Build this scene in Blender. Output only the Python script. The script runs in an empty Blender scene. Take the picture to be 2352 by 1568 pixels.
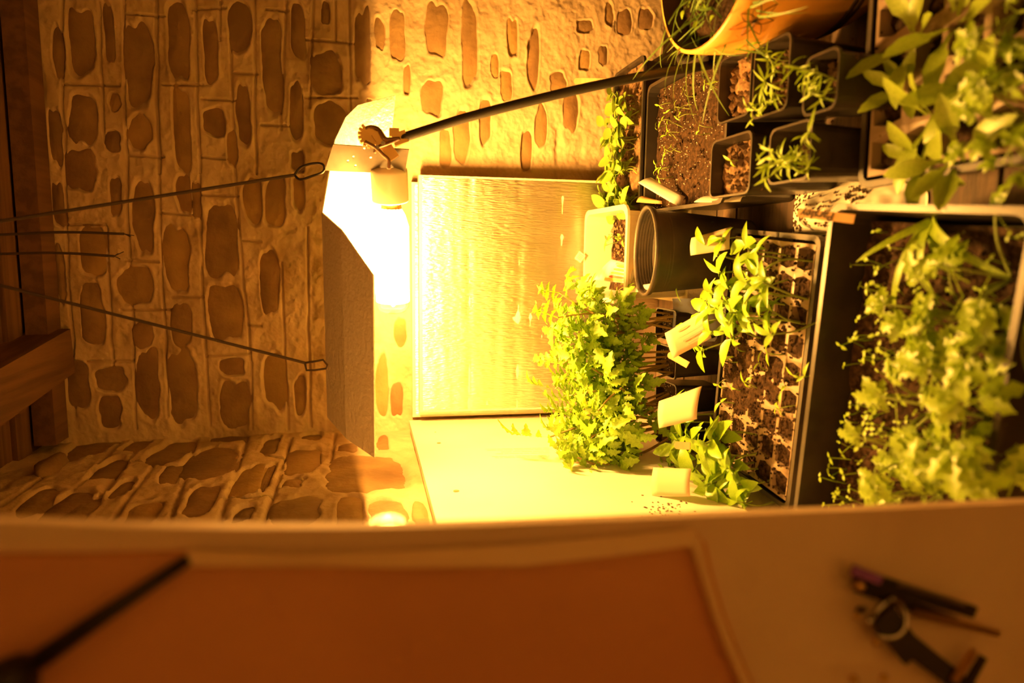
import bpy, math, random
import numpy as np
from mathutils import Vector, Matrix, noise as mnoise
random.seed(7); rng = random.Random(11); nrg = np.random.RandomState(5)
scn = bpy.context.scene; COL = scn.collection
PI = math.pi; rad = math.radians

# ------------------------------------------------------------------ camera (photograph lies on its side: world up = image left)
FPX = 1568.0; YAW, PIT, RHO = rad(7.5), rad(12.4), -0.015
CAM = Vector((0.0, 0.0, 0.55))
F_ = Vector((-math.sin(YAW)*math.cos(PIT), math.cos(YAW)*math.cos(PIT), -math.sin(PIT)))
R0 = Vector((math.cos(YAW), math.sin(YAW), 0)); U0 = R0.cross(F_)
R_ = R0*math.cos(RHO) + U0*math.sin(RHO); U_ = -R0*math.sin(RHO) + U0*math.cos(RHO)
cd = bpy.data.cameras.new('camera'); cam = bpy.data.objects.new('camera', cd); COL.objects.link(cam)
cam.matrix_world = Matrix(((-U_.x, R_.x, -F_.x, CAM.x), (-U_.y, R_.y, -F_.y, CAM.y), (-U_.z, R_.z, -F_.z, CAM.z), (0, 0, 0, 1)))
cd.sensor_width = 36; cd.lens = FPX/2352*36; cd.clip_start = 0.02
cd.dof.use_dof = True; cd.dof.focus_distance = 1.02; cd.dof.aperture_fstop = 3.2
scn.camera = cam
# ------------------------------------------------------------------ world, exposure, lamp colour
w = bpy.data.worlds.new('world'); scn.world = w; w.use_nodes = True
w.node_tree.nodes['Background'].inputs[0].default_value = (0.006, 0.0026, 0.0004, 1)
w.node_tree.nodes['Background'].inputs[1].default_value = 1.0
scn.view_settings.view_transform = 'Standard'; scn.view_settings.look = 'None'
scn.view_settings.gamma = 1.0; scn.view_settings.use_curve_mapping = False
scn.view_settings.exposure = 0.0
SODIUM = (1.0, 0.455, 0.080); LAMP_POWER = 3450.0; LAMP2_POWER = 125.0
# the two sodium lamps are the main light, beside a faint added world fill; they are built further down as things

def ray(x, y): return F_*FPX + R_*(784.0 - y) - U_*(x - 1176.0)
def at(px, py, **k):
    """world point seen at pixel (px,py), on the plane x=.., y=.. or z=.."""
    d = ray(px, py); (a, v), = k.items(); i = 'xyz'.index(a)
    return CAM + d*((v - CAM[i])/d[i])
def dep(px, py, D): return CAM + ray(px, py)*(D/FPX)

# ------------------------------------------------------------------ numpy value noise
_T = nrg.rand(256, 256)
def vn(x, y, s=0):
    xi = np.floor(x).astype(int); yi = np.floor(y).astype(int); fx = x-xi; fy = y-yi
    fx = fx*fx*(3-2*fx); fy = fy*fy*(3-2*fy); xi += s*37; yi += s*91
    g = lambda a, b: _T[a & 255, b & 255]
    return (g(xi, yi)*(1-fx)+g(xi+1, yi)*fx)*(1-fy) + (g(xi, yi+1)*(1-fx)+g(xi+1, yi+1)*fx)*fy
def fbm(x, y, o=4, s=0):
    r = 0; a = .5
    for k in range(o): r = r + a*(vn(x*2**k, y*2**k, s+k)-.5); a *= .5
    return r*2

# ------------------------------------------------------------------ materials
def mat(name, col, rough=.6, metal=0.0, col2=None, nscale=8, nw=(.4, .6), bump=0, bscale=60, trans=0, spec=None, stretch=None, detail=5, wave=None, alpha=None):
    m = bpy.data.materials.new(name); m.use_nodes = True; nt = m.node_tree; N = nt.nodes; L = nt.links
    b = N['Principled BSDF']; out = N['Material Output']
    b.inputs['Base Color'].default_value = (*col, 1); b.inputs['Roughness'].default_value = rough; b.inputs['Metallic'].default_value = metal
    if spec is not None: b.inputs['Specular IOR Level'].default_value = spec
    tc = N.new('ShaderNodeTexCoord'); src = tc.outputs['Object']
    if stretch:
        mp = N.new('ShaderNodeMapping'); mp.inputs['Scale'].default_value = stretch; L.new(src, mp.inputs[0]); src = mp.outputs[0]
    if col2:
        n = N.new('ShaderNodeTexNoise'); n.inputs['Scale'].default_value = nscale; n.inputs['Detail'].default_value = detail; L.new(src, n.inputs['Vector'])
        r = N.new('ShaderNodeValToRGB'); r.color_ramp.elements[0].position = nw[0]; r.color_ramp.elements[1].position = nw[1]
        r.color_ramp.elements[0].color = (*col, 1); r.color_ramp.elements[1].color = (*col2, 1)
        L.new(n.outputs['Fac'], r.inputs['Fac']); L.new(r.outputs['Color'], b.inputs['Base Color'])
    if bump:
        n2 = N.new('ShaderNodeTexNoise'); n2.inputs['Scale'].default_value = bscale; n2.inputs['Detail'].default_value = 6; L.new(src, n2.inputs['Vector'])
        bp = N.new('ShaderNodeBump'); bp.inputs['Strength'].default_value = bump; bp.inputs['Distance'].default_value = .004
        L.new(n2.outputs['Fac'], bp.inputs['Height']); L.new(bp.outputs['Normal'], b.inputs['Normal'])
    if trans:
        t = N.new('ShaderNodeBsdfTranslucent'); mx = N.new('ShaderNodeMixShader'); mx.inputs[0].default_value = trans
        if col2: L.new(r.outputs['Color'], t.inputs['Color'])
        else: t.inputs['Color'].default_value = (*col, 1)
        L.new(b.outputs[0], mx.inputs[1]); L.new(t.outputs[0], mx.inputs[2]); L.new(mx.outputs[0], out.inputs[0])
    if alpha:
        t = N.new('ShaderNodeBsdfTransparent'); mx = N.new('ShaderNodeMixShader'); mx.inputs[0].default_value = alpha
        L.new(b.outputs[0], mx.inputs[1]); L.new(t.outputs[0], mx.inputs[2]); L.new(mx.outputs[0], out.inputs[0])
    return m
def emis(name, col, s):
    m = bpy.data.materials.new(name); m.use_nodes = True; nt = m.node_tree; nt.nodes.remove(nt.nodes['Principled BSDF'])
    e = nt.nodes.new('ShaderNodeEmission'); e.inputs[0].default_value = (*col, 1); e.inputs[1].default_value = s
    nt.links.new(e.outputs[0], nt.nodes['Material Output'].inputs[0]); return m
M = {
 'mortar': mat('lime mortar', (.57, .43, .27), .9, col2=(.37, .25, .13), nscale=9, nw=(.45, .70), bump=.45, bscale=130),
 'stone': mat('brown wall stone', (.31, .19, .072), .85, col2=(.22, .128, .05), nscale=14, bump=.5, bscale=90),
 'stone2': mat('ochre wall stone', (.40, .25, .088), .85, col2=(.29, .175, .06), nscale=12, bump=.5, bscale=90),
 'stone3': mat('dark wall stone', (.29, .17, .07), .85, col2=(.22, .125, .05), nscale=15, bump=.5, bscale=90),
 'plank': mat('ceiling pine', (.17, .085, .034), .6, col2=(.105, .05, .02), nscale=7, stretch=(.6, 12, 12), bump=.1, bscale=40),
 'beam': mat('rafter wood', (.17, .082, .034), .7, col2=(.11, .052, .022), nscale=6, stretch=(10, .6, 10), bump=.2, bscale=30),
 'plaster': mat('cream plaster', (.84, .62, .40), .8, col2=(.74, .53, .33), nscale=5, bump=.15, bscale=40),
 'darkwall': mat('dark plaster', (.20, .14, .08), .9, col2=(.14, .09, .05), nscale=5, bump=.2, bscale=40),  # kept dark so the unseen right wall bounces little light
 'limewash': mat('pale bounce limewash', (.66, .60, .50), .9, col2=(.58, .52, .42), nscale=5, bump=.15, bscale=40),  # kept pale so the added rear wall throws lamp light back
 'floor': mat('cellar floor', (.30, .22, .15), .9, col2=(.2, .14, .09), nscale=6, bump=.2),
 'bench': mat('bench board', (.13, .08, .045), .8, col2=(.07, .045, .028), nscale=12, stretch=(1, 8, 1), bump=.3, bscale=40),
 'foil': mat('aluminium foil facing', (.86, .80, .70), .30, 1.0, bump=.55, bscale=70, stretch=(7, 1, 1.0)),
 'foam': mat('insulation foam', (.75, .66, .48), .85, bump=.3, bscale=200),
 'white': mat('white painted board', (.72, .68, .59), .45, col2=(.66, .60, .50), nscale=4),
 'stain': mat('brown stain', (.30, .15, .06), .8),
 'print': mat('grey print', (.42, .36, .26), .8),
 'alu': mat('hammered aluminium', (.82, .76, .66), .45, .35, bump=.5, bscale=160),
 'galv': mat('galvanised plate', (.17, .15, .125), .55, .15, col2=(.12, .105, .085), nscale=30),
 'ceramic': mat('glazed porcelain', (.82, .78, .68), .25),
 'brass': mat('brass', (.75, .50, .18), .3, .9),
 'black': mat('black plastic', (.022, .019, .017), .32, col2=(.035, .028, .022), nscale=30),
 'blackm': mat('matt black plastic', (.028, .024, .02), .5, col2=(.06, .045, .03), nscale=25),
 'rubber': mat('black rubber', (.02, .017, .015), .45),
 'string': mat('dark cord', (.06, .04, .025), .9),
 'wire': mat('brown wire', (.16, .08, .04), .45),
 'celltray': mat('dusty brown tray plastic', (.30, .22, .16), .45, col2=(.12, .075, .045), nscale=28, nw=(.52, .68)),
 'soil': mat('potting soil', (.024, .0125, .0065), .85, col2=(.075, .041, .020), nscale=160, nw=(.42, .72), bump=.9, bscale=260, spec=.12),
 'soilL': mat('dry peat soil', (.15, .085, .04), .9, col2=(.30, .18, .09), nscale=140, nw=(.4, .7), bump=.9, bscale=240),
 'crumb': mat('soil crumb', (.055, .031, .016), .9, col2=(.12, .07, .035), nscale=70, spec=.15),
 'perlite': mat('perlite', (.78, .72, .62), .6),
 'tub': mat('translucent white plastic', (.82, .77, .62), .4, trans=.35),
 'bag': mat('white plastic bag', (.80, .76, .66), .4, col2=(.35, .24, .14), nscale=9, nw=(.56, .70), bump=.3, bscale=30),
 'bluebag': mat('pale blue plastic', (.50, .55, .78), .45, col2=(.30, .22, .16), nscale=26, nw=(.5, .66)),
 'paper': mat('white paper', (.84, .80, .74), .6, trans=.2),
 'card': mat('cream seed card', (.74, .62, .42), .6, trans=.25),
 'wood': mat('wooden stick', (.58, .36, .15), .7, col2=(.46, .27, .1), nscale=9, stretch=(1, 1, 8)),
 'ink': mat('dark ink', (.02, .015, .012), .6),
 'orangep': mat('orange print', (.80, .36, .06), .6), 'redp': mat('red print', (.6, .1, .04), .6), 'yellowp': mat('yellow print', (.85, .62, .14), .6),
 'ypot': mat('orange glazed pot', (.80, .42, .08), .35, col2=(.70, .22, .04), nscale=7, nw=(.48, .7)),
 'ring': mat('pot ring and inner shade', (.07, .035, .018), .5),
 'iron': mat('dark iron', (.03, .022, .018), .5, .4),
 'steel': mat('key steel', (.55, .5, .45), .25, 1.0), 'brasskey': mat('key brass', (.7, .45, .16), .28, 1.0),
 'purple': mat('purple key cap', (.30, .10, .45), .35), 'leather': mat('dark strap', (.03, .022, .018), .6),
 'brownboard': mat('brown board', (.74, .34, .15), .75, col2=(.64, .28, .12), nscale=4), 'lit_boardedge': mat('lit raw board edge', (.88, .62, .36), .7),  # pale edge tone also holds the light falling on the strip
 'stem': mat('pale green stem', (.30, .40, .08), .5, trans=.2), 'redstem': mat('reddish stem', (.34, .24, .08), .5),
 'leafT': mat('tomato leaf', (.23, .40, .018), .5, col2=(.31, .50, .025), nscale=30, trans=.35),
 'leafP': mat('pepper leaf', (.24, .42, .018), .35, col2=(.32, .52, .025), nscale=40, trans=.35),
 'leafB': mat('round seedling leaf', (.24, .36, .035), .5, col2=(.32, .46, .045), nscale=40, trans=.3),
 'leafY': mat('yellow green leaf', (.34, .52, .02), .45, trans=.35),
 'leafL': mat('lettuce leaf', (.30, .42, .03), .4, col2=(.38, .50, .05), nscale=30, trans=.3),
 'leafC': mat('celery leaf', (.24, .38, .012), .4, col2=(.33, .48, .018), nscale=30, trans=.35),
 'grass': mat('grass blade', (.20, .34, .06), .5, trans=.3),
 'dry': mat('dry leaf', (.55, .30, .10), .7, trans=.2),
}
def glassmat():
    m = bpy.data.materials.new('clear bulb glass'); m.use_nodes = True; nt = m.node_tree; nt.nodes.remove(nt.nodes['Principled BSDF'])
    t = nt.nodes.new('ShaderNodeBsdfTransparent'); g = nt.nodes.new('ShaderNodeBsdfGlossy'); g.inputs['Roughness'].default_value = .08
    lw = nt.nodes.new('ShaderNodeLayerWeight'); lw.inputs[0].default_value = .35; mx = nt.nodes.new('ShaderNodeMixShader')
    nt.links.new(lw.outputs['Facing'], mx.inputs[0]); nt.links.new(t.outputs[0], mx.inputs[1]); nt.links.new(g.outputs[0], mx.inputs[2])
    nt.links.new(mx.outputs[0], nt.nodes['Material Output'].inputs[0]); return m
M['glass'] = glassmat()
def glowmat(name, s):
    m = emis(name, SODIUM, s); nt = m.node_tree; e = nt.nodes['Emission']; t = nt.nodes.new('ShaderNodeBsdfTransparent'); a = nt.nodes.new('ShaderNodeAddShader')
    nt.links.new(e.outputs[0], a.inputs[0]); nt.links.new(t.outputs[0], a.inputs[1]); nt.links.new(a.outputs[0], nt.nodes['Material Output'].inputs[0]); return m
M['lamp_glow'] = glowmat('glowing bulb glass', 22); M['lamp2_glow'] = glowmat('glowing bulb glass b', 40)
M['lamp'] = emis('glowing sodium tube', SODIUM, LAMP_POWER); M['lamp2'] = emis('glowing sodium tube b', SODIUM, LAMP2_POWER)

# ------------------------------------------------------------------ mesh helpers
WM = {}
def wmat(o): return WM.get(o.name, Matrix()) if o else Matrix()
class MB:
    def __init__(s): s.v = []; s.f = []
    def add(s, vs, fs):
        o = len(s.v); s.v += [Vector(p) for p in vs]; s.f += [tuple(i+o for i in f) for f in fs]; return s
    def box(s, c, d, R=None):
        c = Vector(c); vs = []
        for z in (-.5, .5):
            for x, y in ((-.5, -.5), (.5, -.5), (.5, .5), (-.5, .5)):
                p = Vector((x*d[0], y*d[1], z*d[2])); vs.append(c + (R @ p if R else p))
        return s.add(vs, [(3, 2, 1, 0), (4, 5, 6, 7), (0, 1, 5, 4), (1, 2, 6, 5), (2, 3, 7, 6), (3, 0, 4, 7)])
    def slab(s, q, n, t):
        """polygon q (points) extruded by t along n"""
        n = Vector(n).normalized()*t; k = len(q); vs = [Vector(p) for p in q] + [Vector(p)+n for p in q]
        return s.add(vs, [tuple(range(k))[::-1], tuple(range(k, 2*k))] + [(i, (i+1) % k, k+(i+1) % k, k+i) for i in range(k)])
    def tube(s, pts, r, n=8, caps=True):
        pts = [Vector(p) for p in pts]; k = len(pts); rs = r if isinstance(r, (list, tuple)) else [r]*k
        vs = []; up = None
        for i, p in enumerate(pts):
            t = (pts[min(i+1, k-1)] - pts[max(i-1, 0)]).normalized()
            if up is None: up = t.orthogonal().normalized()
            up = (up - t*up.dot(t)); up = up.normalized() if up.length > 1e-6 else t.orthogonal().normalized()
            b = t.cross(up)
            for j in range(n):
                a = 2*PI*j/n; vs.append(p + (up*math.cos(a) + b*math.sin(a))*rs[i])
        fs = [(i*n+j, i*n+(j+1) % n, (i+1)*n+(j+1) % n, (i+1)*n+j) for i in range(k-1) for j in range(n)]
        if caps: fs += [tuple(range(n))[::-1], tuple(range((k-1)*n, k*n))]
        return s.add(vs, fs)
    def lathe(s, prof, o=(0, 0, 0), ax=(0, 0, 1), n=32, close=False):
        ax = Vector(ax).normalized(); u = ax.orthogonal().normalized(); b = ax.cross(u); o = Vector(o); vs = []
        for r, h in prof:
            for j in range(n):
                a = 2*PI*j/n; vs.append(o + ax*h + (u*math.cos(a)+b*math.sin(a))*r)
        k = len(prof)
        fs = [(i*n+j, i*n+(j+1) % n, (i+1)*n+(j+1) % n, (i+1)*n+j) for i in range(k-1) for j in range(n)]
        if close: fs += [tuple(range(n))[::-1], tuple(range((k-1)*n, k*n))]
        return s.add(vs, fs)
    def mesh(s, name, inv=None):
        me = bpy.data.meshes.new(name); me.from_pydata([tuple(inv @ p if inv else p) for p in s.v], [], s.f); me.update(); return me
    def build(s, name, m, parent=None, smooth=False, world=True):
        inv = wmat(parent).inverted() if (parent and world) else None
        me = s.mesh(name, inv); return link(name, me, m, parent, smooth)
def link(name, me, m, parent=None, smooth=False):
    if m and not me.materials: me.materials.append(M[m] if isinstance(m, str) else m)
    if smooth:
        me.polygons.foreach_set('use_smooth', [True]*len(me.polygons))
    o = bpy.data.objects.new(name, me); COL.objects.link(o)
    if parent: o.parent = parent; WM[o.name] = wmat(parent)
    return o
def npmesh(name, V, Fq):
    me = bpy.data.meshes.new(name); me.from_pydata(V.tolist(), [], Fq.tolist()); me.update(); return me
def gridfaces(nu, nv):
    i = np.arange(nu-1)[:, None]*nv + np.arange(nv-1)[None, :]; i = i.ravel()
    return np.stack([i, i+nv, i+nv+1, i+1], 1)
def tag(o, label, cat, group=None, kind=None):
    if label: o['label'] = label
    if cat: o['category'] = cat
    if group: o['group'] = group
    if kind: o['kind'] = kind
    return o
def thing(name, label, cat, loc=(0, 0, 0), rz=0, group=None, rx=0, ry=0):
    o = bpy.data.objects.new(name, None); COL.objects.link(o); o.empty_display_size = .02
    m = Matrix.Translation(Vector(loc)) @ Matrix.Rotation(rz, 4, 'Z') @ Matrix.Rotation(ry, 4, 'Y') @ Matrix.Rotation(rx, 4, 'X')
    o.matrix_world = m; WM[o.name] = m
    return tag(o, label, cat, group)
def struct(o): o['kind'] = 'structure'; return o
def smooth_curve(pts, n=24):
    pts = [Vector(p) for p in pts]; out = []
    P = [pts[0]*2-pts[1]] + pts + [pts[-1]*2-pts[-2]]
    for i in range(1, len(P)-2):
        a, b, c, d = P[i-1:i+3]; k = max(2, n//(len(pts)-1))
        for j in range(k):
            t = j/k; out.append(.5*((2*b)+(c-a)*t+(2*a-5*b+4*c-d)*t*t+(3*b-a-3*c+d)*t**3))
    return out + [pts[-1]]

# ------------------------------------------------------------------ the room
YW = 1.28; XL = at(860, 988, y=YW).x; ZC = 1.075; XR = 0.95; YB = -0.26; ZF = -0.80
SHADES = ['stone', 'stone', 'stone2', 'stone3', 'stone']
# stones of the back wall, as read off the photograph: (x0, x1, y0, y1) of each dark patch
BS = [(155,218,27,168),(160,223,215,330),(150,218,345,440),(236,263,10,140),(286,350,50,250),(290,350,262,345),(382,434,0,182),(396,438,206,392),
 (404,440,400,492),(466,500,42,190),(466,520,246,312),(522,578,4,118),(541,576,196,332),(250,278,212,255),(240,276,300,350),(302,354,405,588),
 (184,243,517,640),(186,240,655,790),(252,280,405,498),(376,434,512,672),(471,545,466,640),(480,556,650,782),(266,350,612,700),(596,643,572,718),
 (394,440,700,796),(306,350,738,800),(601,648,46,258),(668,700,4,128),(738,758,2,54),(814,850,22,200),(712,788,120,216),(664,696,192,330),(668,700,345,395),
 (716,800,232,330),(895,930,24,138),(978,1026,4,128),(1062,1098,4,205),(966,1020,184,262),(1128,1146,122,178),(1164,1190,42,128),(1042,1080,252,372),
 (1150,1176,160,228),(560,602,404,515),(606,656,404,520),(672,700,404,486),(604,660,806,944),(676,702,858,956),(862,892,812,958),(311,368,806,964),
 (386,452,806,978),(506,574,872,984),(502,564,824,862),(218,288,842,900),(226,280,910,982),(150,205,830,940),(120,150,60,180),(112,142,250,380),
 (118,146,420,520),(126,150,560,700),(1212,1240,60,200),(1326,1360,44,76),(1330,1356,116,160),(1376,1396,104,150),(1264,1300,164,214),(1296,1330,210,300),
 (1230,1256,240,340),(1420,1450,20,80),(1390,1410,4,60),(1468,1500,16,70),(1100,1128,228,330),(1196,1222,300,390),(860,884,40,110),(926,944,150,215),
 (905,935,730,800),(898,925,880,955),(520,545,300,380),(440,462,420,500),(842,858,228,262),(1010,1036,296,385)]
LS = [(288,342,1006,1036),(350,440,1006,1060),(486,570,992,1014),(428,542,1022,1094),(540,600,1066,1134),(428,494,1112,1184),(536,580,1156,1196),
 (216,288,1052,1098),(168,262,992,1050),(108,198,1126,1200),(156,212,1136,1204),(292,366,1150,1208),(692,738,994,1012),(660,734,1022,1084),
 (650,690,1100,1118),(776,820,1016,1036),(752,934,1042,1124),(602,640,1000,1040),(602,626,1060,1120),(622,738,1142,1206),(772,834,1136,1206),
 (850,930,1142,1206),(948,984,1148,1204),(866,892,996,1030),(262,300,1100,1140),(372,420,1064,1104),(60,120,1120,1180)]
def stone_rects(lst, plane):
    out = []
    for x0, x1, y0, y1 in lst:
        c = at((x0+x1)/2, (y0+y1)/2, **plane); a = at((x0+x1)/2, y0, **plane); b = at((x0+x1)/2, y1, **plane)
        t = at(x0, (y0+y1)/2, **plane); d = at(x1, (y0+y1)/2, **plane); k = 'x' if 'y' in plane else 'y'
        out.append((getattr(c, k), c.z, abs(getattr(a, k)-getattr(b, k))/2, abs(t.z-d.z)/2))
    return out
def rad_fn(seed, n=20):
    r = random.Random(seed); ph = [r.uniform(0, 6.28) for _ in range(6)]; am = [r.uniform(.02, .085)/(1+.35*k) for k in range(6)]
    ex = r.uniform(2.2, 4.5)
    def f(a):
        c, s = abs(math.cos(a)), abs(math.sin(a)); e = (c**ex+s**ex)**(-1/ex)
        return e*(1+sum(am[k]*math.sin((k+2)*a+ph[k]) for k in range(6)))
    return f
def make_wall(name, rects, u0, u1, z0, z1, step, P, lines, seed):
    """mortar height field with scored joints and sockets for stones; every stone is its own object. P(u,z,h) -> world"""
    us = np.arange(u0, (min(u1, .54) if P is PB else u1)+step, step)
    if P is PB: us = np.concatenate([us, np.arange(us[-1]+.01, u1+.01, .012)])
    zs = np.arange(z0, z1+step, step); Ug, Zg = np.meshgrid(us, zs, indexing='ij')
    H = .0055*fbm(Ug*7, Zg*11, 4, seed) + .0035*fbm(Ug*38, Zg*60, 3, seed+3) + .0012*fbm(Ug*160, Zg*160, 2, seed+5)
    H += -.004*np.clip(vn(Ug*26, Zg*44, seed+9)-.80, 0, 1)/.2
    fns = [rad_fn(seed*1000+i) for i in range(len(rects))]
    for (cu, cz, a, b), fn in zip(rects, fns):
        m = (np.abs(Ug-cu) < a*1.5) & (np.abs(Zg-cz) < b*1.5)
        if not m.any(): continue
        du = (Ug[m]-cu)/a; dz = (Zg[m]-cz)/b; rr = np.hypot(du, dz); an = np.arctan2(dz, du)
        fr = np.array([fn(t) for t in an]); q = rr/fr + .13*fbm(Ug[m]*45, Zg[m]*60, 3, seed+7)
        e = np.exp(-((q-1.10)/.12)**2)*.0010
        dd = np.clip((1.10-q)/.34, 0, 1); H[m] = H[m]*(1-.5*dd) + e - .010*dd*dd*(3-2*dd)
    for (ua, za, ub, zb, wd, dp) in lines:
        d = np.array([ub-ua, zb-za]); Ln = np.hypot(*d); d /= Ln
        t = (Ug-ua)*d[0]+(Zg-za)*d[1]; nrm = -(Ug-ua)*d[1]+(Zg-za)*d[0] + .0035*(vn(t*22, t*0+seed*3, 2)-.5)
        msk = (t > 0) & (t < Ln); dpv = dp*(.45+.8*vn(t*14, t*0+seed, 6))
        H -= np.where(msk, dpv*np.exp(-(nrm/wd)**2), 0)
    V = P(Ug.ravel(), Zg.ravel(), H.ravel()); me = npmesh(name, V, gridfaces(len(us), len(zs)))
    wall = struct(link(name, me, 'mortar', None, True))
    for i, ((cu, cz, a, b), fn) in enumerate(zip(rects, fns)):
        n = 20; r = random.Random(seed*77+i); top = r.uniform(-.0030, .0004); vs = []; fs = []; tilt = (r.uniform(-.002, .002), r.uniform(-.002, .002))
        for s, hh in ((1.30, -.012), (1.08, top-.0032), (.9, top-.0016), (.5, top-.0006)):
            for j in range(n):
                t = 2*PI*j/n; du = s*fn(t)*math.cos(t); dz = s*fn(t)*math.sin(t)
                vs.append((cu+a*du, cz+b*dz, hh+(tilt[0]*du+tilt[1]*dz+r.uniform(-.0006, .0006) if hh > -.015 else 0)))
        vs.append((cu, cz, top+.0015)); vs = np.array(vs)
        for k in range(3): fs += [(k*n+j, k*n+(j+1) % n, (k+1)*n+(j+1) % n, (k+1)*n+j) for j in range(n)]
        fs += [(3*n+j, 3*n+(j+1) % n, 4*n) for j in range(n)]
        me = bpy.data.meshes.new('stone'); me.from_pydata(P(vs[:, 0], vs[:, 1], vs[:, 2]).tolist(), [], fs); me.update()
        link('stone', me, SHADES[r.randrange(5)], wall, True)
    return wall
def bl(p, q, wd=.00145, dp=.009):
    a = at(*p, y=YW); b = at(*q, y=YW); return (a.x, a.z, b.x, b.z, wd, dp)
def ll(p, q, wd=.0020, dp=.010):
    a = at(*p, x=XL); b = at(*q, x=XL); return (a.y, a.z, b.y, b.z, wd, dp)
BL = [bl((140,-30),(148,400)), bl((147,400),(172,960)), bl((226,0),(240,330)), bl((243,520),(262,900)), bl((283,-30),(291,400)), bl((290,400),(313,985)),
 bl((357,-30),(365,400),.0020,.011), bl((363,400),(386,960)), bl((447,-20),(459,400)), bl((457,400),(470,800)), bl((470,800),(482,980)),
 bl((504,0),(503,95)), bl((527,85),(540,400)), bl((539,400),(576,830)), bl((583,-20),(588,400)), bl((576,830),(580,985)), bl((655,0),(648,260)), bl((645,600),(662,988)),
 bl((705,520),(713,985)), bl((719,-20),(713,250)), bl((800,-10),(806,260)), bl((768,0),(770,92)), bl((640,200),(646,300)),
 bl((295,358),(377,362)), bl((462,228),(545,231)), bl((535,168),(592,170)), bl((698,91),(818,99)), bl((700,225),(822,223)), bl((143,195),(278,197)),
 bl((372,196),(466,195)), bl((460,362),(546,368)), bl((364,489),(460,495)), bl((152,517),(246,517)), bl((288,598),(366,602)), bl((462,449),(552,451)),
 bl((556,553),(602,556)), bl((392,684),(470,683)), bl((275,714),(398,711)), bl((566,748),(602,750)), bl((470,820),(576,812)), bl((196,832),(310,830)),
 bl((598,288),(668,290)), bl((608,22),(664,24)), bl((440,22),(520,18)), bl((290,34),(380,37))]
LL = [ll((0,1168),(215,1010)), ll((88,1210),(290,1000)), ll((170,1215),(330,1010)), ll((240,1215),(358,1060)), ll((385,1212),(450,1010)), ll((496,1215),(570,1000),.0025,.012),
 ll((600,1212),(668,1008),.0025,.012), ll((760,1062),(768,994)), ll((600,1138),(640,1132)), ll((500,1142),(600,1140)), ll((640,1120),(700,1098)), ll((600,1045),(655,1047)), ll((300,1060),(420,1070))]
rb = stone_rects(BS, {'y': YW}); rl = stone_rects(LS, {'x': XL})
r_ = random.Random(3)
for k in range(26): rb.append((.56+.11*(k % 4)+r_.uniform(-.01, .01), .0+.055*(k//4)*2.6+r_.uniform(-.01, .01), r_.uniform(.03, .05), r_.uniform(.015, .026)))
rl += [(y, z, .035, .022) for y in (.98, .86, .74, .62, .50) for z in (.78, .86, .94) if y < .8]
def PB(u, z, h): return np.stack([u, YW-h, z], 1)
def PLf(u, z, h): return np.stack([XL+h, u, z], 1)
wall_back = make_wall('wall_back', rb, XL-.01, XR, -.12, 1.12, 0.0017, PB, BL, 2)
wall_left = make_wall('wall_left', rl, .30, YW+.01, -.12, 1.13, .0034, PLf, LL, 4)
MB().box((XL-.06, .75, .1), (.08, 1.2, 2.0)).box((XL+.8, YW+.09, .1), (1.9, .1, 2.0)).build('wall_core', 'plaster')['kind'] = 'structure'
st = MB(); c = at(120, 1075, x=XL); ps = [Vector((0, 0, 0))]
vs = []
for i in range(9):
    for j in range(12):
        th = PI*i/8; ph = 2*PI*j/12; q = 1+.18*math.sin(3*ph+i)
        vs.append((c.x+.02*math.sin(th)*math.cos(ph)*q, c.y+.045*math.cos(th), c.z+.018*math.sin(th)*math.sin(ph)*q))
st.add(vs, [(i*12+j, i*12+(j+1) % 12, (i+1)*12+(j+1) % 12, (i+1)*12+j) for i in range(8) for j in range(12)])
st.build('stone', 'stone', wall_left, True)
# ceiling: boards along the wall, wall plate, rafter
ceil = struct(MB().box(((XL+XR)/2, (YW+YB)/2, ZC+.035), (XR-XL+.3, YW-YB+.3, .02)).build('ceiling', 'beam'))
edges = [YW-.012]
for px in (76, 52, 14): edges.append(at(px, 400 if px > 14 else 0, z=ZC).y)
edges = [YW-.005, YW-.055, YW-.105]
y_ = edges[-1]
while y_ > -1.0: edges.append(y_-.082); y_ -= .082
for i in range(len(edges)-1):
    a, b = edges[i], edges[i+1]; dz = .0 if i % 2 else .006
    g = MB(); w_ = a-b-.004; cy = (a+b)/2
    g.box((.42, cy, ZC+.012+dz), (XR-XL+.25, w_, .018)); g.build('plank', 'plank', ceil)
MB().box((.42, YW-.03, ZC-.016), (XR-XL+.2, .05, .032)).build('wall_plate', 'beam', ceil)
a = at(143, 805, y=YW-.01); b = at(-120, 965, z=a.z+.004)
dv = (b-a); L_ = dv.length; an = math.atan2(dv.y, dv.x)
MB().box(a+dv*.5+Vector((0, 0, .012)), (L_, .075, .06), Matrix.Rotation(an, 3, 'Z')).build('rafter', 'beam', ceil)
b2 = b+dv*1.6
MB().box((b+b2)*.5+Vector((0, 0, .012)), ((b2-b).length, .075, .06), Matrix.Rotation(an, 3, 'Z')).build('rafter', 'beam', ceil)
# unseen cellar around the camera; its rear wall is an added bounce surface
struct(MB().box((XR+.05, (YW+YB)/2, .15), (.1, YW-YB+.3, 2.1)).build('wall_right', 'darkwall'))
struct(MB().box(((XL+XR)/2-.3, YB-.05, .15), (XR-XL+1.0, .1, 2.1)).build('wall_rear_bounce', 'limewash'))  # unseen pale wall added to bounce lamp light onto the partition
struct(MB().box(((XL+XR)/2-.3, (YW+YB)/2, ZF-.05), (XR-XL+1.2, YW-YB+.5, .1)).build('floor', 'floor'))
struct(MB().box((-.62, .03, .15), (.06, .6, 2.1)).build('wall_entrance', 'limewash'))
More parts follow.
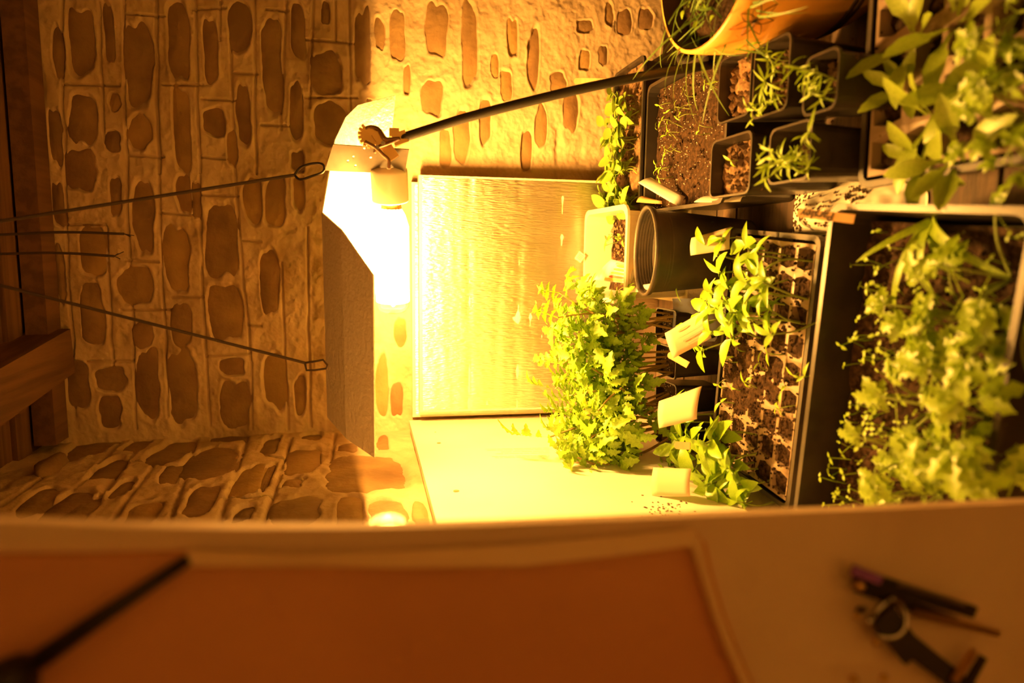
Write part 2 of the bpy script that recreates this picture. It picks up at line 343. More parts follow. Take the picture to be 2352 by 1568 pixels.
# near partition at the left of the upright view: a thin plastered board edge, softly out of focus
YP = .33
ed = [(-60,1199),(0,1200),(300,1211),(600,1215),(900,1213),(1200,1203),(1600,1187),(2000,1171),(2352,1155),(2450,1150)]
q = [at(x, y, y=YP) for x, y in ed]
top = q[0].copy(); top.z = ZC+.02; bot = q[-1].copy(); bot.z = ZF
poly = [Vector((-.59, YP, ZC+.02)), top] + q + [bot, Vector((-.59, YP, ZF))]
struct(MB().slab(poly, (0, 1, 0), .008).build('wall_front', 'plaster'))

# ------------------------------------------------------------------ bench
BZ = 0.0
bench = thing('workbench', 'dark soil-dusted wooden bench carrying all the seedling trays', 'bench', (.35, .78, ZF))
for k in range(6):
    y0 = .365+.145*k; MB().box((.40, y0+.07, -.016), (1.40, .140, .030)).build('board', 'bench', bench)
for x in (-.25, 1.05):
    for y in (.42, 1.18): MB().box((x, y, (ZF-.031)/2), (.06, .06, -ZF-.031)).build('leg', 'bench', bench)
MB().box((.40, .42, -.07), (1.26, .03, .075)).build('rail', 'bench', bench)

# ------------------------------------------------------------------ boards
# white panel against the left wall
zt = at(945, 985, x=XL+.022).z
wp = thing('white_board', 'large smooth white board leaning against the left stone wall', 'panel', (XL+.02, .85, .0))
xw = XL+.024
MB().slab([(xw, YW-.03, .002), (xw, YW-.03, zt), (xw, .37, zt+.004), (xw, .37, .002)], (-1, 0, 0), .012).build('board', 'white', wp)
for (px, py, s) in ((1008, 1017, .0035), (1048, 1127, .0042), (1000, 992, .0015)):
    p = at(px, py, x=xw+.0004); MB().lathe([(0, .0006), (s, .0003), (s*1.05, 0)], p, (1, 0, 0), 7).build('stain', 'stain', wp)
g = MB(); r2 = random.Random(4)
for k, (py, x0, x1) in enumerate([(1031, 1114, 1260), (1034, 1118, 1262), (1038, 1150, 1262), (1042, 1138, 1262), (1048, 1130, 1262), (1051, 1136, 1262)]):
    px = x0
    while px < x1:
        l = r2.uniform(6, 26); a_ = at(px, py-(px-1114)*.02, x=xw+.0006); b_ = at(min(px+l, x1), py-(px+l-1114)*.02, x=xw+.0006)
        g.add([a_+Vector((0, .0006, 0)), b_+Vector((0, .0006, 0)), b_-Vector((0, .0006, 0)), a_-Vector((0, .0006, 0))], [(0, 1, 2, 3)]); px += l+r2.uniform(1.5, 4)
tag(g.build('fine_print', 'print', wp), 'rows of fine grey print', None, kind='stuff')
dp = MB(); r2 = random.Random(8)
for k in range(60):
    p = at(r2.gauss(1525, 28), r2.gauss(1165, 16), x=xw+.0005); s = r2.uniform(.0006, .0022)
    dp.lathe([(0, .0008), (s, 0)], p, (1, 0, 0), 5)
tag(dp.build('soil_splash', 'crumb', wp), None, None, kind='stuff')
# foil faced boards against the back wall
def foil_board(name, label, x0, x1, z0, z1, yb, yt, t):
    th = thing(name, label, 'board', ((x0+x1)/2, yb, z0))
    MB().slab([(x0, yb, z0), (x1, yb, z0), (x1, yt, z1), (x0, yt, z1)], (0, 1, 0), t).build('foam_core', 'foam', th)
    nu, nv = 60, 80; e = .0012; r3 = random.Random(5)
    U, V = np.meshgrid(np.linspace(0, 1, nu), np.linspace(0, 1, nv), indexing='ij')
    X = x0+.004+(x1-x0-.008)*U; Z = z0+(z1-z0-.006)*V; Y = yb+(yt-yb)*V - e - .0016*fbm(X*40, Z*9, 3, 11) - .0006*fbm(X*8, Z*150, 2, 14)
    for z_c in (.36, .19, .27): Y += .0012*np.exp(-((Z-z_c-.002*np.sin(X*30))/.0016)**2)
    Y += .0025*np.exp(-((X-(x1-.105))/.0018)**2)
    me = npmesh('foil_facing', np.stack([X.ravel(), Y.ravel(), Z.ravel()], 1), gridfaces(nu, nv)[:, ::-1])
    me.transform(wmat(th).inverted()); link('foil_facing', me, 'foil', th, True); return th
fa = at(965, 402, y=1.225); fb = at(960, 946, y=1.225)
foil_board('insulation_board', 'foil-faced insulation board standing in front against the back wall', fb.x, fa.x, .0, (fa.z+fb.z)/2, 1.205, 1.222, .022)
fa2 = at(945, 418, y=1.25); fb2 = at(945, 984, y=1.25)
foil_board('insulation_board', 'second insulation board peeking out behind the foil-faced one', max(fb2.x, XL+.03), fa2.x, .0, fa2.z, 1.236, 1.25, .018)

# ------------------------------------------------------------------ lamps
def reflector(lamp, Lc, Rc):
    g = MB(); k = len(Lc); nseg = 10; vs = []
    for i in range(k):
        for j in range(nseg+1): vs.append(Vector(Lc[i]).lerp(Vector(Rc[i]), j/nseg))
    fs = [(i*(nseg+1)+j, i*(nseg+1)+j+1, (i+1)*(nseg+1)+j+1, (i+1)*(nseg+1)+j) for i in range(k-1) for j in range(nseg)]
    o = g.add(vs, fs).build('reflector', 'alu', lamp)
    md = o.modifiers.new('thickness', 'SOLIDIFY'); md.thickness = .0016; md.offset = 0
    return o
def bulb_set(lamp, sa, sb, ta, tb, sr, br, mt):
    """socket sa->sb, glowing tube ta->tb with a clear tip"""
    sa, sb, ta, tb = map(Vector, (sa, sb, ta, tb)); ax = (sb-sa); L = ax.length
    s = MB().lathe([(sr*.6, -.004), (sr*.98, 0), (sr, .004), (sr, L-.002), (sr*.97, L), (sr*.75, L), (sr*.72, L-.02)], sa, ax, 28).build('socket', 'ceramic', lamp, True)
    ax2 = tb-ta; L2 = ax2.length
    b = MB().lathe([(br*.55, -.006), (br*.8, .004), (br, .02), (br, L2*.88)], ta, ax2, 24).build('bulb', mt+'_glow', lamp, True)
    MB().lathe([(.001, L2*.14), (.0058, L2*.15), (.0058, L2*.83), (.001, L2*.84)], ta, ax2, 12).build('arc_tube', mt, b, True)
    MB().lathe([(br*.998, L2*.88), (br*.97, L2*.93), (br*.8, L2*.975), (br*.45, L2*.995), (.001, L2)], ta, ax2, 24).build('bulb_tip', 'glass', b, True)
    MB().lathe([(br*.5, -.022), (br*.6, -.004), (br*.58, 0)], ta, ax2, 16, True).build('bulb_base', 'brass', b, True)
DK = .90
def dl(x, y, d): return dep(x, y, d*DK)
nb, nm, nt_ = dl(858, 632, .90), dl(785, 527, .94), dl(740, 487, .985)
ft, f1, f2, fb_ = dl(768, 322, 1.02), dl(793, 269, 1.045), dl(822, 241, 1.055), dl(909, 218, 1.05)
lb, lm, lt = dl(861, 1050, .985), dl(796, 1006, 1.02), dl(753, 958, 1.06)
ee = Vector((.10, .21, 0)); lft = lt+ee*.42; lf1 = lt+ee*.66+Vector((0, 0, -.015)); lf2 = lt+ee*.8+Vector((0, 0, -.03)); lfb = lt+ee*.95; lfb.z = lb.z-.001
for v in (lft, lf1, lf2, lfb): v.x = max(v.x, XL+.05); v.y = min(v.y, 1.19)
lamp = thing('grow_lamp', 'hanging sodium grow lamp with open aluminium reflector and glowing tube', 'lamp', dl(760, 600, 1.0))
WM[lamp.name] = lamp.matrix_world.copy()
reflector(lamp, [lb, lm, lt, lft, lf1, lf2, lfb], [nb, nm, nt_, ft, f1, f2, fb_])
MB().slab([lb, lm, lt, lft, lf1, lf2, lfb], (-1, 0, 0), .0012).build('end_light_stop', 'alu', lamp)  # unseen end panel added to keep stray lamp light off the left wall
s0, s1 = dl(893, 388, 1.0), dl(897, 462, 1.02); t0, t1 = dl(899, 486, 1.03), dl(903, 718, 1.075)
bulb_set(lamp, s0, s1, t0, t1, .0245, .0235, 'lamp')
# bracket plate with punched holes
c00, c10, c11, c01 = dl(766, 330, .965), dl(940, 342, .965), dl(930, 398, .995), dl(747, 390, .995)
def bil(u, v): return c00.lerp(c10, u).lerp(c01.lerp(c11, u), v)
nu, nv = 18, 6; holes = {(4, 3), (5, 2), (6, 4), (7, 0), (9, 2)}; g = MB()
for i in range(nu):
    for j in range(nv):
        u0, u1, v0, v1 = i/nu, (i+1)/nu, j/nv, (j+1)/nv; cs = [(u0, v0), (u1, v0), (u1, v1), (u0, v1)]
        if (i, j) not in holes: g.add([bil(*p) for p in cs], [(0, 1, 2, 3)])
        else:
            oc = [(u0, v0), ((u0+u1)/2, v0), (u1, v0), (u1, (v0+v1)/2), (u1, v1), ((u0+u1)/2, v1), (u0, v1), (u0, (v0+v1)/2)]
            ic = [((u0+u1)/2+(p[0]-(u0+u1)/2)*(.55 if k % 2 else .42), (v0+v1)/2+(p[1]-(v0+v1)/2)*(.55 if k % 2 else .42)) for k, p in enumerate(oc)]
            g.add([bil(*p) for p in oc+ic], [(k, (k+1) % 8, 8+(k+1) % 8, 8+k) for k in range(8)])
br = g.build('bracket', 'galv', lamp); md = br.modifiers.new('thickness', 'SOLIDIFY'); md.thickness = .0018
# terminal block, clamp and loose wires on the bracket
tb_ = MB().box(dl(885, 335, .955), (.038, .012, .014), Matrix.Rotation(rad(-35), 3, 'Y')).build('terminal_block', 'brass', lamp)
for k in range(3): MB().lathe([(.0028, 0), (.0028, .007)], dl(868+k*14, 340-k*9, .945), (0, -1, .2), 8, True).build('screw', 'steel', tb_)
g = MB(); cc = dl(850, 312, .955)
for k in range(10):
    a = rad(40+k*22); p = cc+Vector((math.cos(a)*.013, -.002, math.sin(a)*.013)); g.box(p, (.0045, .016, .0035), Matrix.Rotation(-a, 3, 'Y'))
g.lathe([(.012, -.006), (.012, .006)], cc, (0, 1, 0), 18, True)
tag(g.build('toothed_knob', 'brass', lamp), 'toothed brass earthing wheel', None)
MB().box(dl(918, 318, .945), (.015, .012, .018), Matrix.Rotation(rad(-20), 3, 'Y')).build('cable_clamp', 'brass', lamp)
MB().box(dl(905, 305, .945), (.010, .012, .012)).build('cable_clamp', 'brass', lamp)
for pts in ([(918, 318), (885, 318), (868, 295), (845, 292), (835, 310)], [(918, 318), (890, 330), (868, 338), (860, 350)], [(838, 325), (862, 338), (880, 355), (893, 368), (893, 388)]):
    MB().tube(smooth_curve([dl(x, y, .935+.004*i) for i, (x, y) in enumerate(pts)], 20), .0022, 7).build('wire', 'wire', lamp, True)
# supply cable
cab = smooth_curve([dl(922, 317, .945), dl(1000, 292, .945), dl(1100, 262, .94), dep(1300, 212, .84), dep(1450, 180, .845), dep(1560, 160, .87), dep(1640, 146, .93), (.285, .965, .09), (.33, 1.01, .03), (.45, 1.03, .0085), (.62, 1.0, .0085)], 60)
tag(MB().tube(cab, .0060, 10).build('power_cable', 'rubber', None, True), 'thick black power cable running down from the glowing lamp to the bench', 'cable')
# hanging strings
def string(pts, r, name, label, cat='string', frays=None, hook=None):
    t = thing(name, label, cat, pts[0]); MB().tube(smooth_curve(pts, 20), r, 6).build('cord', 'string', t, True)
    if frays:
        for q in frays: MB().tube(q, r*.35, 5).build('frayed_end', 'string', t)
    if hook: MB().tube(hook[0], hook[1], 8).build(hook[2], hook[3], t, True)
    return t
def topz(p, z=ZC-.004):
    return z
a = dl(676, 402, .995); b = at(0, 508, y=.90); u = b+(b-a)*((ZC-.002-b.z)/(b.z-a.z))
hk = smooth_curve([dl(x, y, .995) for x, y in ((676, 402), (690, 385), (715, 376), (738, 376), (745, 385), (740, 396), (718, 404), (690, 412), (676, 402))], 40)
string([a, b, u], .0021, 'lamp_string', 'dark string with a snap hook holding the lamp bracket end', hook=(hk, .0016, 'snap_hook', 'iron'))
a = dl(700, 833, 1.01); b = at(0, 655, y=.90); u = b+(b-a)*((ZC-.002-b.z)/(b.z-a.z))
hk = [dl(x, y, 1.01+.0*i) for i, (x, y) in enumerate(((700, 833), (722, 830), (742, 826), (752, 838), (749, 846), (722, 850), (704, 850), (700, 833)))]
st_ = string([a, b, u], .0021, 'lamp_string', 'dark string with a wire loop holding the far dark end of the lamp', hook=(hk, .0014, 'wire_loop', 'string'))
for (x0, y0, x1, y1, fr, lab) in ((0, 539, 285, 537, [(300, 542), (308, 541)], 'cut string end hanging from the ceiling, nearer the snap hook string'), (0, 583, 262, 588, [(272, 582), (284, 578)], 'frayed cut string end hanging from the ceiling, lower of the pair')):
    a = at(x1, y1, y=1.1); b = at(x0, y0, y=1.1); m = (a+b)*.5+Vector((.003, 0, 0)); u = b+(b-a)*((ZC-.002-b.z)/(b.z-a.z))
    string([a, m, b, u], .0019, 'cut_string', lab, frays=[[a, at(*p, y=1.1)] for p in fr]+[[a, a+Vector((-.004, 0, -.008))]])
# second lamp: mostly hidden behind the near partition
lp = dep(890, 1206, .47)
lamp2 = thing('grow_lamp', 'second sodium lamp, only its bright tube end showing past the near partition', 'lamp', (lp.x-.06, lp.y, lp.z+.05))
x0, x1 = XL+.03, lp.x-.022; yc, zc = lp.y, lp.z
pf = [(-.05, .034), (-.038, .045), (-.015, .058), (.015, .058), (.038, .045), (.05, .034)]
reflector(lamp2, [(x0, yc+a, zc+b) for a, b in pf], [(x1, yc+a, zc+b) for a, b in pf])
bulb_set(lamp2, (x0-.0, yc, zc), (x0+.03, yc, zc), (x0+.036, yc, zc), (lp.x+.007, yc, zc), .016, .0135, 'lamp2')
MB().tube([((x0+x1)/2, yc, zc+.058), ((x0+x1)/2-.01, yc, ZC-.004)], .002, 6).build('cord', 'string', lamp2)

# ------------------------------------------------------------------ containers
def rrect(w, d, r, z, n=3):
    out = []
    for cx, cy, a0 in ((w/2-r, d/2-r, 0), (-w/2+r, d/2-r, PI/2), (-w/2+r, -d/2+r, PI), (w/2-r, -d/2+r, 1.5*PI)):
        for k in range(n+1):
            a = a0+PI/2*k/n; out.append((cx+r*math.cos(a), cy+r*math.sin(a), z))
    return out
def loft(rings, cap0=True, cap1=True):
    n = len(rings[0]); g = MB(); vs = [p for r in rings for p in r]
    fs = [(i*n+j, i*n+(j+1) % n, (i+1)*n+(j+1) % n, (i+1)*n+j) for i in range(len(rings)-1) for j in range(n)]
    if cap0: fs.append(tuple(range(n))[::-1])
    if cap1: fs.append(tuple(range((len(rings)-1)*n, len(rings)*n)))
    return g.add(vs, fs)
def open_box(w, d, h, r=.01, taper=.88, t=.0016, lip=.005, liph=.004, floor_t=.003):
    """open container: outside up, rolled lip, inside down"""
    k = lambda s, z, rr=r: rrect(w*s if s != 1 else w, d*s if s != 1 else d, rr, z)
    R = [rrect(w*taper, d*taper, r*.8, 0), rrect(w-2*lip, d-2*lip, r, h-liph), rrect(w, d, r, h-liph), rrect(w, d, r, h), rrect(w-2*lip, d-2*lip, r, h), rrect(w*taper-2*t, d*taper-2*t, r*.7, floor_t)]
    return loft(R)
def soil_mesh(w, d, amp, seed, step=.0032, dip=0):
    nu, nv = max(4, int(w/step)), max(4, int(d/step))
    U, V = np.meshgrid(np.linspace(-w/2, w/2, nu), np.linspace(-d/2, d/2, nv), indexing='ij')
    Z = amp*(fbm(U*28+seed, V*28, 4, seed) + .55*fbm(U*120, V*120+seed, 2, seed+2)) - dip*((U/w*2)**2+(V/d*2)**2)
    return npmesh('soil', np.stack([U.ravel(), V.ravel(), Z.ravel()], 1), gridfaces(nu, nv)), (lambda x, y: float(np.interp(0, [0], [0])))
def add_soil(parent, w, d, z, amp, seed, m='soil', perlite=0, dip=0, step=.0032):
    me, _ = soil_mesh(w, d, amp, seed, step, dip); o = link('soil', me, m, parent, True); o.location.z = z
    if perlite:
        g = MB(); r = random.Random(seed)
        for k in range(perlite):
            s = r.uniform(.0005, .0014); x, y = r.uniform(-w/2, w/2)*.97, r.uniform(-d/2, d/2)*.97
            c = Vector((x, y, amp*(float(fbm(np.array([x*28+seed]), np.array([y*28]), 4, seed)[0]) + .55*float(fbm(np.array([x*120]), np.array([y*120+seed]), 2, seed+2)[0]))+s*.4))
            g.add([c+Vector((s, 0, 0)), c+Vector((-s*.6, s*.8, 0)), c+Vector((-s*.5, -s*.9, 0)), c+Vector((0, 0, s)), c-Vector((0, 0, s))], [(0, 1, 3), (1, 2, 3), (2, 0, 3), (1, 0, 4), (2, 1, 4), (0, 2, 4)])
        p = g.build('perlite', 'perlite', parent, world=False); p.location.z = z; p['kind'] = 'stuff'
    return o
def crumbs(parent, w, d, z, n, seed, s0=.0015, s1=.0045, m='crumb'):
    g = MB(); r = random.Random(seed)
    for k in range(n):
        s = r.uniform(s0, s1); c = Vector((r.uniform(-w/2, w/2), r.uniform(-d/2, d/2), z+s*.4))
        p = [c+Vector((r.uniform(.7, 1.2)*s*math.cos(a), r.uniform(.7, 1.2)*s*math.sin(a), r.uniform(-.4, .5)*s)) for a in (0, 1.3, 2.6, 3.8, 5.1)]
        g.add(p+[c+Vector((0, 0, s)), c-Vector((0, 0, s*.8))], [(i, (i+1) % 5, 5) for i in range(5)]+[((i+1) % 5, i, 6) for i in range(5)])
    o = g.build('soil_crumbs', m, parent, world=False); o['kind'] = 'stuff'; return o
def soil_tray(name, label, cat, x0, x1, y0, y1, z0, h, rz=0, m='black', soil='soil', fill=.7, perl=0, amp=.004, seed=1, group=None, taper=.92, r=.012, lip=.005, cr=0):
    t = thing(name, label, cat, ((x0+x1)/2, (y0+y1)/2, z0), rz, group)
    w, d = x1-x0, y1-y0
    open_box(w, d, h, r, taper, lip=lip).build('shell', m, t, world=False)
    k = taper+(1-taper)*fill; add_soil(t, w*k-2*lip-.002, d*k-2*lip-.002, h*fill, amp, seed, soil, perl)
    if cr: crumbs(t, w*k-3*lip, d*k-3*lip, h*fill+amp*.2, cr, seed, .001, .0035, soil)
    return t

# A: seedling tray at the wall
TA = soil_tray('seedling_tray', 'black tray of round-leaved seedlings at the back wall beside the foil board', 'tray', .083, .318, 1.062, 1.198, .045, .06, fill=.86, amp=.004, seed=3, cr=160, soil='soilL')
plk = tag(MB().box((.205, 1.13, .0225), (.27, .15, .043)).build('wooden_block', 'bench'), 'dark wooden block under the round-leaved seedling tray', 'block')
# B: wide tray of sparse seedlings
TB = soil_tray('seedling_tray', 'black tray of perlite-speckled soil with sparse thin seedlings', 'tray', .066, .264, .795, 1.046, .0, .105, fill=.84, amp=.004, seed=6, perl=420, cr=150, taper=.94, soil='soil')
# C: square pots
def square_pot(label, x0, x1, y0, y1, h, seed, fill=.72, z0=0.0, rz=0, soil='soilL', dip=.0, amp=.012, group='square black pots'):
    w = min(x1-x0, y1-y0)
    t = thing('square_pot', label, 'pot', ((x0+x1)/2, (y0+y1)/2, z0), rz, group)
    open_box(x1-x0, y1-y0, h, .009, .76, .0015, .0022, .003).build('pot_body', 'black', t, world=False)
    k = .76+.24*fill; add_soil(t, (x1-x0)*k-.006, (y1-y0)*k-.006, h*fill, amp, seed, soil, 0, dip); crumbs(t, (x1-x0)*k*.8, (y1-y0)*k*.8, h*fill+.003, 60, seed, .002, .006)
    return t
def S(p, z0, z): return p  # noqa
def prect(x0, x1, y0, y1, z):
    a, b = at(x0, (y0+y1)/2, z=z), at(x1, (y0+y1)/2, z=z); c, d = at((x0+x1)/2, y0, z=z), at((x0+x1)/2, y1, z=z)
    return min(c.x, d.x), max(c.x, d.x), min(a.y, b.y), max(a.y, b.y)
PZ = .128
C1 = prect(1650, 1724, 122, 274, PZ); C2 = prect(1730, 1812, 92, 262, PZ); C3 = prect(1632, 1724, 312, 450, PZ); C4 = prect(1766, 1862, 285, 418, PZ); C5 = prect(1846, 1925, 120, 258, PZ)
square_pot('square black pot of dry crumbly soil behind the others, below the yellow pot', *C1, PZ, 21, .86)
square_pot('square black pot with soil and curled sprouts, beside the yellow pot', *C2, PZ, 22, .80)
square_pot('square black pot of dry soil with a paper tag at its side', *C3, PZ-.011, 23, .82, .011)
square_pot('square black pot with a rounded wooden stick standing in it', *C4, PZ-.011, 24, .72, .011)
square_pot('square black pot mostly hidden under lettuce leaves', *C5, PZ, 25, .8)
# D: white tub on a foam riser
DX0, DX1, DY0, DY1 = -.078, .078, .990, 1.196
tag(MB().box((0, 1.095, .022), (.15, .19, .043)).build('foam_block', 'foam'), 'pale foam block under the white tub', 'block')
TD = thing('white_tub', 'translucent white plastic tub with soil and a sticker on its back wall', 'tub', ((DX0+DX1)/2, (DY0+DY1)/2, .045))
open_box(DX1-DX0, DY1-DY0, .108, .018, .84, .0016, .008, .004).build('tub_body', 'tub', TD, world=False)
add_soil(TD, .124, .164, .062, .005, 31, 'soil'); crumbs(TD, .11, .15, .064, 150, 31, .001, .004, 'soilL')
p = at(1332, 590, y=DY1-.013)
MB().box(p, (.016, .0006, .014), Matrix.Rotation(rad(35), 3, 'Y')).build('sticker', 'paper', TD)
for k in range(4): MB().box(p+Matrix.Rotation(rad(35), 3, 'Y') @ Vector((-.004+.0028*k, -.0006, 0)), (.0009, .0004, .009), Matrix.Rotation(rad(35), 3, 'Y')).build('print_bar', 'print', TD)
# E: round ribbed pot
TE = thing('round_pot', 'round black pot with a ribbed inner rim standing before the white tub', 'pot', (.006, .893, .008), rx=rad(-9))
pr = [(.044, 0), (.046, .001), (.059, .140), (.0625, .142), (.064, .150), (.061, .1505)]
for k in range(7): pr += [(.0595-.0003*k, .149-.0042*k), (.0582-.0003*k, .1468-.0042*k)]
pr += [(.0545, .118), (.044, .02), (.001, .02)]
MB().lathe(pr, n=48).build('pot_body', 'blackm', TE, True, world=False)
add_soil(TE, .062, .062, .035, .004, 41, 'soil')
# tomato pots
tom_pots = []
for i, (px, py) in enumerate([(1532, 745), (1532, 828), (1532, 910), (1532, 990), (1532, 1066)]):
    p = at(px, py, z=.075); labs = ['nearest the round pot', 'second from the round pot', 'in the middle of the tomato row', 'second from the white panel', 'closest to the white panel']
    t = thing('square_pot', 'small square pot under the bushy tomato seedlings, '+labs[i], 'pot', (p.x, p.y, 0), 0, 'tomato pots')
    open_box(.050, .075, .078, .007, .8, .0013, .002, .003).build('pot_body', 'black', t, world=False); add_soil(t, .044, .068, .068, .003, 50+i, 'soil', 60); tom_pots.append((p.x, p.y))
# H and J: cell trays
def cell_tray(name, label, corner, nx, ny, pitch, rz, h, ztop, fillp, seed, empties=()):
    W, D = nx*pitch+.014, ny*pitch+.014
    t = thing(name, label, 'tray', (0, 0, 0), rz); ox = Matrix.Rotation(rz, 4, 'Z') @ Vector((-W/2, D/2, 0)); loc = Vector((corner[0], corner[1], ztop-h))+Vector((ox.x, ox.y, 0))
    t.matrix_world = Matrix.Translation(loc) @ Matrix.Rotation(rz, 4, 'Z'); WM[t.name] = t.matrix_world.copy()
    loft([rrect(W-.004, D-.004, .008, h*.25), rrect(W, D, .01, h-.006), rrect(W+.006, D+.006, .011, h-.006), rrect(W+.006, D+.006, .011, h+.002), rrect(W-.006, D-.006, .008, h+.002), rrect(W-.006, D-.006, .008, h)], False, False).build('rim', 'blackm', t, world=False)
    g = MB(); r = random.Random(seed); sm = []
    for k in range(3):
        gg = MB(); n = 12; vs = [(0, 0, .002)]
        for q, rr in ((0, .55), (1, 1.0)):
            for j in range(n): a = 2*PI*j/n; vs.append((rr*pitch*.43*math.cos(a), rr*pitch*.43*math.sin(a), r.uniform(-.003, .003)))
        fs = [(0, 1+j, 1+(j+1) % n) for j in range(n)]+[(1+j, 13+j, 13+(j+1) % n, 1+(j+1) % n) for j in range(n)]
        me = gg.add(vs, fs).mesh('soil_plug'); sm.append(me)
    for i in range(nx):
        for j in range(ny):
            cx, cy = -W/2+.007+(i+.5)*pitch, -D/2+.007+(j+.5)*pitch; hp = pitch/2
            oc = [(cx+hp*a, cy+hp*b) for a, b in ((-1, -1), (0, -1), (1, -1), (1, 0), (1, 1), (0, 1), (-1, 1), (-1, 0))]
            a1, a2 = .84, .62
            ic = [(cx+hp*a, cy+hp*b) for a, b in ((-a2, -a1), (0, -a1), (a2, -a1), (a1*.98, 0), (a2, a1), (0, a1), (-a2, a1), (-a1*.98, 0))]
            bc = [(cx+(x-cx)*.62, cy+(y-cy)*.62) for x, y in ic]
            vs = [(x, y, h) for x, y in oc]+[(x, y, h-.0006) for x, y in ic]+[(x, y, .003) for x, y in bc]
            g.add(vs, [(k, (k+1) % 8, 8+(k+1) % 8, 8+k) for k in range(8)]+[(8+k, 8+(k+1) % 8, 16+(k+1) % 8, 16+k) for k in range(8)]+[tuple(range(16, 24))])
            if r.random() < fillp and (i, j) not in empties:
                o = link('soil_plug', sm[r.randrange(3)], 'soil', t, True); dz = r.uniform(.006, .016); o.location = (cx, cy, h-dz); s = 1-dz/h*.42; o.scale = (s*.93, s*.93, 1); o.rotation_euler.z = r.uniform(0, 6)
    g.build('cell_plate', 'celltray', t, world=False)
    return t
hc = at(1886, 548, z=.055); HZ = .055
TH = cell_tray('cell_tray', 'long cell tray of pepper seedlings with soil-dusted cells', (hc.x, hc.y), 9, 5, .0340, rad(-4.5), .052, HZ, .9, 5)
crumbs(TH, .30, .17, .0525, 900, 77, .0009, .0026, 'soil')
nu, nv = 130, 76; U, V = np.meshgrid(np.linspace(-.150, .150, nu), np.linspace(-.083, .083, nv), indexing='ij')
Z = .0515 + .010*fbm(U*18, V*22, 4, 83) + .003*fbm(U*160, V*160, 2, 84) - .0022 - .006*np.clip((U-.0)/.14, 0, 1) - .006*np.clip((-V-.03)/.05, 0, 1)
link('spilled_soil', npmesh('spilled_soil', np.stack([U.ravel(), V.ravel(), Z.ravel()], 1), gridfaces(nu, nv)), 'soil', TH, True)
jc = at(2400, 412, z=.075)
TJ = cell_tray('cell_tray', 'cell tray of lettuce seedlings beside the deep black tray', (jc.x+.392, jc.y-.02), 9, 5, .040, rad(1.5), .05, .075, .85, 9)
crumbs(TJ, .30, .2, .051, 160, 78, .0008, .002)
# I: deep black tray
ic = at(1908, 466, z=.10)
TI = thing('deep_tray', 'deep black tray of dark soil and tiny sprouts nearest the partition', 'tray', (0, 0, 0), rad(-4.5))
IW, ID = .335, .215; off = Matrix.Rotation(rad(-4.5), 4, 'Z') @ Vector((-IW/2, -ID/2, 0)); TI.matrix_world = Matrix.Translation(Vector((ic.x, ic.y, 0))+Vector((off.x, off.y, 0))) @ Matrix.Rotation(rad(-4.5), 4, 'Z'); WM[TI.name] = TI.matrix_world.copy()
open_box(IW, ID, .10, .012, .92, .0018, .006, .005).build('shell', 'black', TI, world=False)
add_soil(TI, IW*.945-.014, ID*.945-.014, .062, .006, 61, 'soil', 60); crumbs(TI, .29, .17, .066, 900, 62, .001, .0032, 'soil')
IM = TI.matrix_world.copy()
# white plastic bag with spilled soil
def bag():
    t = thing('plastic_bag', 'crumpled white plastic bag strewn with soil between the pots and trays', 'bag', (.075, .69, .0))
    nu, nv = 46, 60; U, V = np.meshgrid(np.linspace(0, 1, nu), np.linspace(0, 1, nv), indexing='ij')
    X = .028+.115*U+.006*fbm(U*3, V*5, 2, 71); Y = .585+.215*V+.006*fbm(U*5, V*3, 2, 72)
    Z = .004+.040*np.exp(-((U-.20)/.22)**2)*np.clip(np.sin(PI*np.clip((V-.05)/.9, 0, 1)), 0, 1)**.6*(1+.5*fbm(U*4, V*6, 3, 73)) + .004*fbm(U*14, V*22, 3, 75)
    edge = np.minimum(np.minimum(U, 1-U), np.minimum(V, 1-V)); Z = np.where(edge < .03, .001, np.maximum(Z, .003))
    me = npmesh('sheet', np.stack([X.ravel(), Y.ravel(), Z.ravel()], 1), gridfaces(nu, nv)); me.transform(wmat(t).inverted()); link('sheet', me, 'bag', t, True)
    g = MB(); r = random.Random(12)
    for k in range(1100):
        u, v = r.random(), r.random()
        if fbm(np.array([u*4.]), np.array([v*6.]), 3, 79)[0] < .02: continue
        i, j = int(u*(nu-1)), int(v*(nv-1)); c = Vector((X[i, j], Y[i, j], Z[i, j])); s = r.uniform(.0008, .003)
        p = [c+Vector((s*math.cos(a), s*math.sin(a), r.uniform(-.2, .5)*s)) for a in (0, 1.5, 3, 4.6)]
        g.add(p+[c+Vector((0, 0, s))], [(q, (q+1) % 4, 4) for q in range(4)])
    tag(g.build('spilled_soil', 'crumb', t), None, None, kind='stuff')
bag()
yp = at(1606, -150, y=.705); YPR, YPH = .115, .188
# loose soil on the bench
g = MB(); r = random.Random(15)
for k in range(900):
    x, y = r.uniform(-.28, .85), r.uniform(.4, 1.2); s = r.uniform(.001, .004); c = Vector((x, y, 0))
    if x < .30 and not (y < .78 and x > .145) or (y < .68) or (x-yp.x)**2+(y-yp.y)**2 < .0075 or r.random() < .3: continue
    p = [c+Vector((s*math.cos(a), s*math.sin(a), 0)) for a in (0, 1.5, 3, 4.6)]; g.add(p+[c+Vector((0, 0, s))], [(q, (q+1) % 4, 4) for q in range(4)])
tag(g.build('loose_soil', 'crumb'), 'dark soil crumbs scattered over the bench boards', 'soil', kind='stuff')
